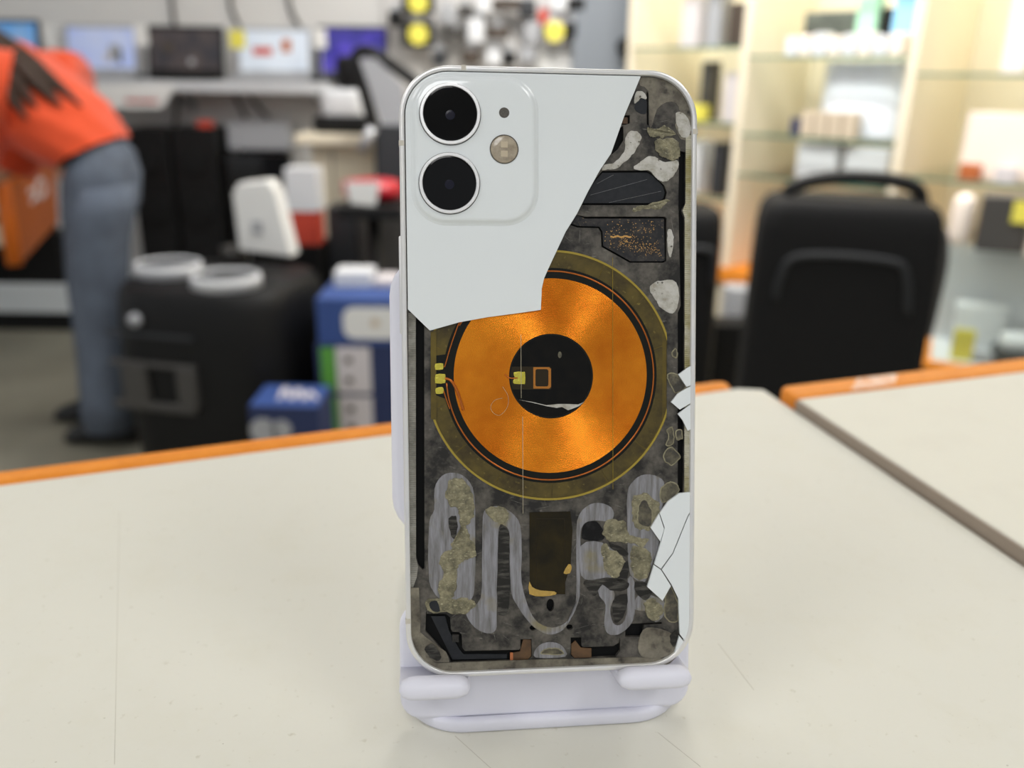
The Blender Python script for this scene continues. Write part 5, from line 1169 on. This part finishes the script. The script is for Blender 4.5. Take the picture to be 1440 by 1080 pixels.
nodes = [(hip, .085), (hip.lerp(chest, .5), .105), (chest, .12), (chest.lerp(neck, .75), .085), (neck + Vector((-0.02, 0, 0)), .05), (neck + Vector((-0.10, 0, 0.01)), .075), (head, .095), (head + Vector((-0.08, 0, -0.03)), .07),
         (hn, .062), (kn, .05), (an, .032), (an + Vector((-0.075, 0, -0.048)), .018),
         (hf, .062), (kf, .05), (af, .032), (af + Vector((-0.075, 0, -0.048)), .018),
         (shn, .055), (eln, .04), (wrn, .026), (wrn + Vector((-0.05, 0.01, -0.02)), .032),
         (shf, .055), (elf, .04), (wrf, .026), (wrf + Vector((-0.05, -0.01, -0.02)), .032)]
edges = [(0, 1), (1, 2), (2, 3), (3, 4), (4, 5), (5, 6), (6, 7), (0, 8), (8, 9), (9, 10), (10, 11), (0, 12), (12, 13), (13, 14), (14, 15), (3, 16), (16, 17), (17, 18), (18, 19), (3, 20), (20, 21), (21, 22), (22, 23)]
for base, sgn in ((19, -1), (23, 1)):
    hc = nodes[base][0]
    for k in range(4):
        a = hc + Vector((-0.035, sgn * 0.0 + (k - 1.5) * 0.02, -0.012)); b = a + Vector((-0.035, (k - 1.5) * 0.004, -0.014)); c = b + Vector((-0.024 - 0.004 * (k in (1, 2)), 0, -0.018))
        i = len(nodes); nodes += [(a, .010), (b, .0088), (c, .0075)]; edges += [(base, i), (i, i + 1), (i + 1, i + 2)]
    a = hc + Vector((0.0, -sgn * -0.034, -0.01)); b = a + Vector((-0.03, sgn * 0.014, -0.018)); i = len(nodes); nodes += [(a, .011), (b, .009)]; edges += [(base, i), (i, i + 1)]
body = skin_obj('body', nodes, edges, m_skin, person)
bm = NB()     # face: nose, eyes, mouth, ears
fc_ = head + Vector((-0.075, 0, -0.02))
obj_face = []
bm = NB(); loops(bm, [circ(fc_ + Vector((-0.055 - d, 0, dz)), Vector((0, 1, 0)), Vector((0, 0, 1)), r, n=8) for d, dz, r in ((0, 0.02, .012), (0.02, -0.004, .014), (0.03, -0.012, .006))]); obj('nose', bm, m_skin, person, smooth=True)
for s in (-1, 1):
    bm = NB(); c = head + Vector((-0.125, s * 0.03, 0.012)); cyl(bm, c, c + Vector((-0.008, 0, 0)), 0.011, 0.005, 12); obj('eye', bm, m_hairb, person, smooth=True)
    bm = NB(); c = head + Vector((0.0, s * 0.085, -0.005)); loops(bm, [circ(c + Vector((0, s * d, 0)), Vector((1, 0, 0)), Vector((0, 0, 1)), r, r * 1.6, n=12) for d, r in ((-0.01, .016), (0.012, .018), (0.018, .01))]); obj('ear', bm, m_skin, person, smooth=True)
bm = NB(); c = fc_ + Vector((-0.055, 0, -0.035)); loops(bm, [circ(c + Vector((-d, 0, 0)), Vector((0, 1, 0)), Vector((0, 0, 1)), .022 * r, .008 * r, n=12) for d, r in ((0, 1), (0.008, .9), (0.012, .4))]); obj('mouth', bm, m_red, person, smooth=True)
# shirt: lofted along the bent spine; rings given by the back and the belly outline
SR = [((170, 192), (93, 238), .165), ((156, 168), (70, 226), .185), ((136, 138), (38, 210), .20), ((96, 108), (6, 198), .205), ((52, 76), (-28, 190), .21), ((14, 54), (-62, 170), .205), ((-22, 46), (-82, 140), .17), ((-46, 52), (-84, 112), .10), ((-54, 62), (-80, 98), .075)]
def shirt_ring(i):
    b, f, hw = SR[i]; B = pp(*b, 2.62); Fp = pp(*f, 2.62)
    c = (B + Fp) / 2; ax = (B - Fp) / 2
    return c, ax, hw
def shirt_pt(u, ang, off=0.0):
    """u along the rings, ang 0 = near side, 90 = back"""
    i = min(int(u), len(SR) - 2); f = u - i
    c0_, a0_, h0 = shirt_ring(i); c1_, a1_, h1 = shirt_ring(i + 1)
    c, ax, hw = c0_.lerp(c1_, f), a0_.lerp(a1_, f), h0 + (h1 - h0) * f
    s, k = math.sin(R(ang)), math.cos(R(ang))
    n_ = (ax * s * (1 / ax.length) + Vector((0, -k, 0))).normalized()
    return c + ax * s + Vector((0, -hw * k, 0)) + n_ * off
bm = NB(); L = []
for i in range(4 * (len(SR) - 1) + 1):
    u = i / 4
    L.append([shirt_pt(u, a * 10, 0.006 * math.sin(a * 1.7 + u * 2.1) * (1 if u < 5 else 0)) for a in range(36)])
loops(bm, L, cap0=False, cap1=False)
for sh, el in ((shn, eln), (shf, elf)):
    d = (el - sh)
    tube(bm, smooth_path([sh + Vector((0.08, 0.02 if sh is shn else -0.02, 0.0)), sh + Vector((0.01, 0, 0)), sh + d * 0.5, sh + d * 0.95], 5), [.115 - .0022 * i for i in range(16)], 16)
obj('shirt', bm, m_shirt, person, smooth=True)
# jeans
bm = NB()
def ellipse_ring(a, b, hw, Y, n=28):
    A, B = pp(*a, Y), pp(*b, Y); c = (A + B) / 2; ax = (A - B) / 2
    return [c + ax * math.sin(2 * math.pi * i / n) + Vector((0, -hw * math.cos(2 * math.pi * i / n), 0)) for i in range(n)]
loops(bm, [ellipse_ring(*r, 2.62) for r in (((164, 192), (104, 232), .13), ((180, 212), (100, 246), .155), ((190, 244), (98, 268), .165), ((189, 285), (98, 300), .16), ((180, 316), (100, 320), .14))])
for Y, dx in ((2.53, 0), (2.71, -7)):
    loops(bm, [ellipse_ring((a + dx, y), (b + dx, y), hw, Y) for y, b, a, hw in ((262, 106, 190, .08), (300, 101, 188, .09), (340, 100, 181, .085), (390, 103, 179, .08), (440, 110, 179, .075), (500, 117, 182, .073), (560, 122, 188, .075), (600, 122, 192, .078))])
jeans = obj('jeans', bm, m_jean, person, smooth=True)
bm = NB(); loops(bm, [ellipse_ring(*r, 2.62) for r in (((166, 192), (100, 235), .158), ((169, 198), (99, 240), .16))], cap0=False, cap1=False); obj('belt', bm, m_black, person, smooth=True)
for Y, dx in ((2.53, 0), (2.71, -9)):
    A = pp(192 + dx, 600, Y); x1_ = A.x; x0_ = pp(90 + dx, 600, Y).x
    bm = NB(); L = []
    for f, h, w in ((0, .035, .03), (.05, .07, .04), (.25, .11, .042), (.45, .10, .042), (.65, .075, .046), (.85, .055, .042), (.96, .04, .03), (1, .022, .015)):
        x = x1_ + (x0_ - x1_) * f
        L.append([Vector((x, Y + w * math.cos(k * math.pi / 8), 0.002 + h * 0.5 * (1 + math.sin(k * math.pi / 8)))) for k in range(16)])
    loops(bm, L); sh_ = obj('shoe', bm, m_shoe, person, smooth=True)
# long hair over the head and down the near side of the back
bm = NB(); L = []
for f, r in ((-0.10, .02), (-0.085, .07), (-0.03, .108), (0.04, .112), (0.09, .09), (0.13, .05)):
    L.append(circ(head + Vector((f + 0.01, 0, 0.02)), Vector((0, 1, 0)), Vector((0.2, 0, 1)).normalized(), r * .95, r, n=20))
loops(bm, L)
for u1, a1, off, r0 in ((2.15, 12, .012, .045), (2.3, 28, .014, .045), (2.0, 44, .014, .05), (1.75, 60, .014, .04), (3.0, 3, .012, .035), (3.6, -8, .012, .03), (2.6, 52, .016, .04)):
    path = [head + Vector((0.06, -0.04, 0.06)), shirt_pt(7.0, 60 + a1 * .2, 0.03), shirt_pt(6.0, 62, off + 0.01)] + [shirt_pt(6.0 + (u1 - 6.0) * f, 62 + (a1 - 62) * f, off) for f in (.25, .5, .75, 1)]
    sp = smooth_path(path, 5); n_ = len(sp)
    tube(bm, sp, [r0 * (0.7 + .3 * math.sin(math.pi * min(1, i / n_ * 1.3))) * (1 if i < n_ * .7 else max(.12, (n_ - i) / (n_ * .3))) for i in range(n_)], 8)
obj('hair', bm, m_hairb, person, smooth=True)

# ------------------------------------------------------------------ light
w = bpy.data.worlds.new('world'); scene.world = w; w.use_nodes = True
w.node_tree.nodes['Background'].inputs[0].default_value = (0.94, 0.97, 1.0, 1)
w.node_tree.nodes['Background'].inputs[1].default_value = 0.6
def area(name, loc, tgt, size, sy, power, col=(1, 1, 1)):
    l = bpy.data.lights.new(name, 'AREA'); l.shape = 'RECTANGLE'; l.size = size; l.size_y = sy; l.energy = power; l.color = col
    o = bpy.data.objects.new(name, l); COL.objects.link(o); o.location = loc
    o.rotation_euler = (Vector(tgt) - Vector(loc)).to_track_quat('-Z', 'Y').to_euler(); return o
for bay in range(3):
    xm_ = (PL[bay] + PL[bay + 1]) / 2
    area('shelf_lamp', UM @ Vector((xm_, 0.10, 2.17)), UM @ Vector((xm_, 0.28, 0.6)), 0.45, 0.06, 5, (1, 0.96, 0.88))
    area('added_shelf_fill', UM @ Vector((xm_, -0.95, 2.5)), UM @ Vector((xm_, 0.2, 1.0)), 0.5, 0.2, 19, (1, 0.97, 0.92))  # unseen fill light, added in front of each bay to brighten the goods

cam = bpy.data.cameras.new('camera'); co = bpy.data.objects.new('camera', cam); COL.objects.link(co)
cam.sensor_width = 36; cam.lens = 36 * F / 1440; cam.clip_start = 0.01; cam.clip_end = 60
co.matrix_world = CAM; scene.camera = co
cam.dof.use_dof = True; cam.dof.focus_distance = 0.1838; cam.dof.aperture_fstop = 10.2; cam.dof.aperture_blades = 0
vs = scene.view_settings; vs.view_transform = 'Standard'; vs.look = 'None'; vs.gamma = 1; vs.use_curve_mapping = False; vs.exposure = -0.12
scene.cycles.use_denoising = True
scene.cycles.max_bounces = 8
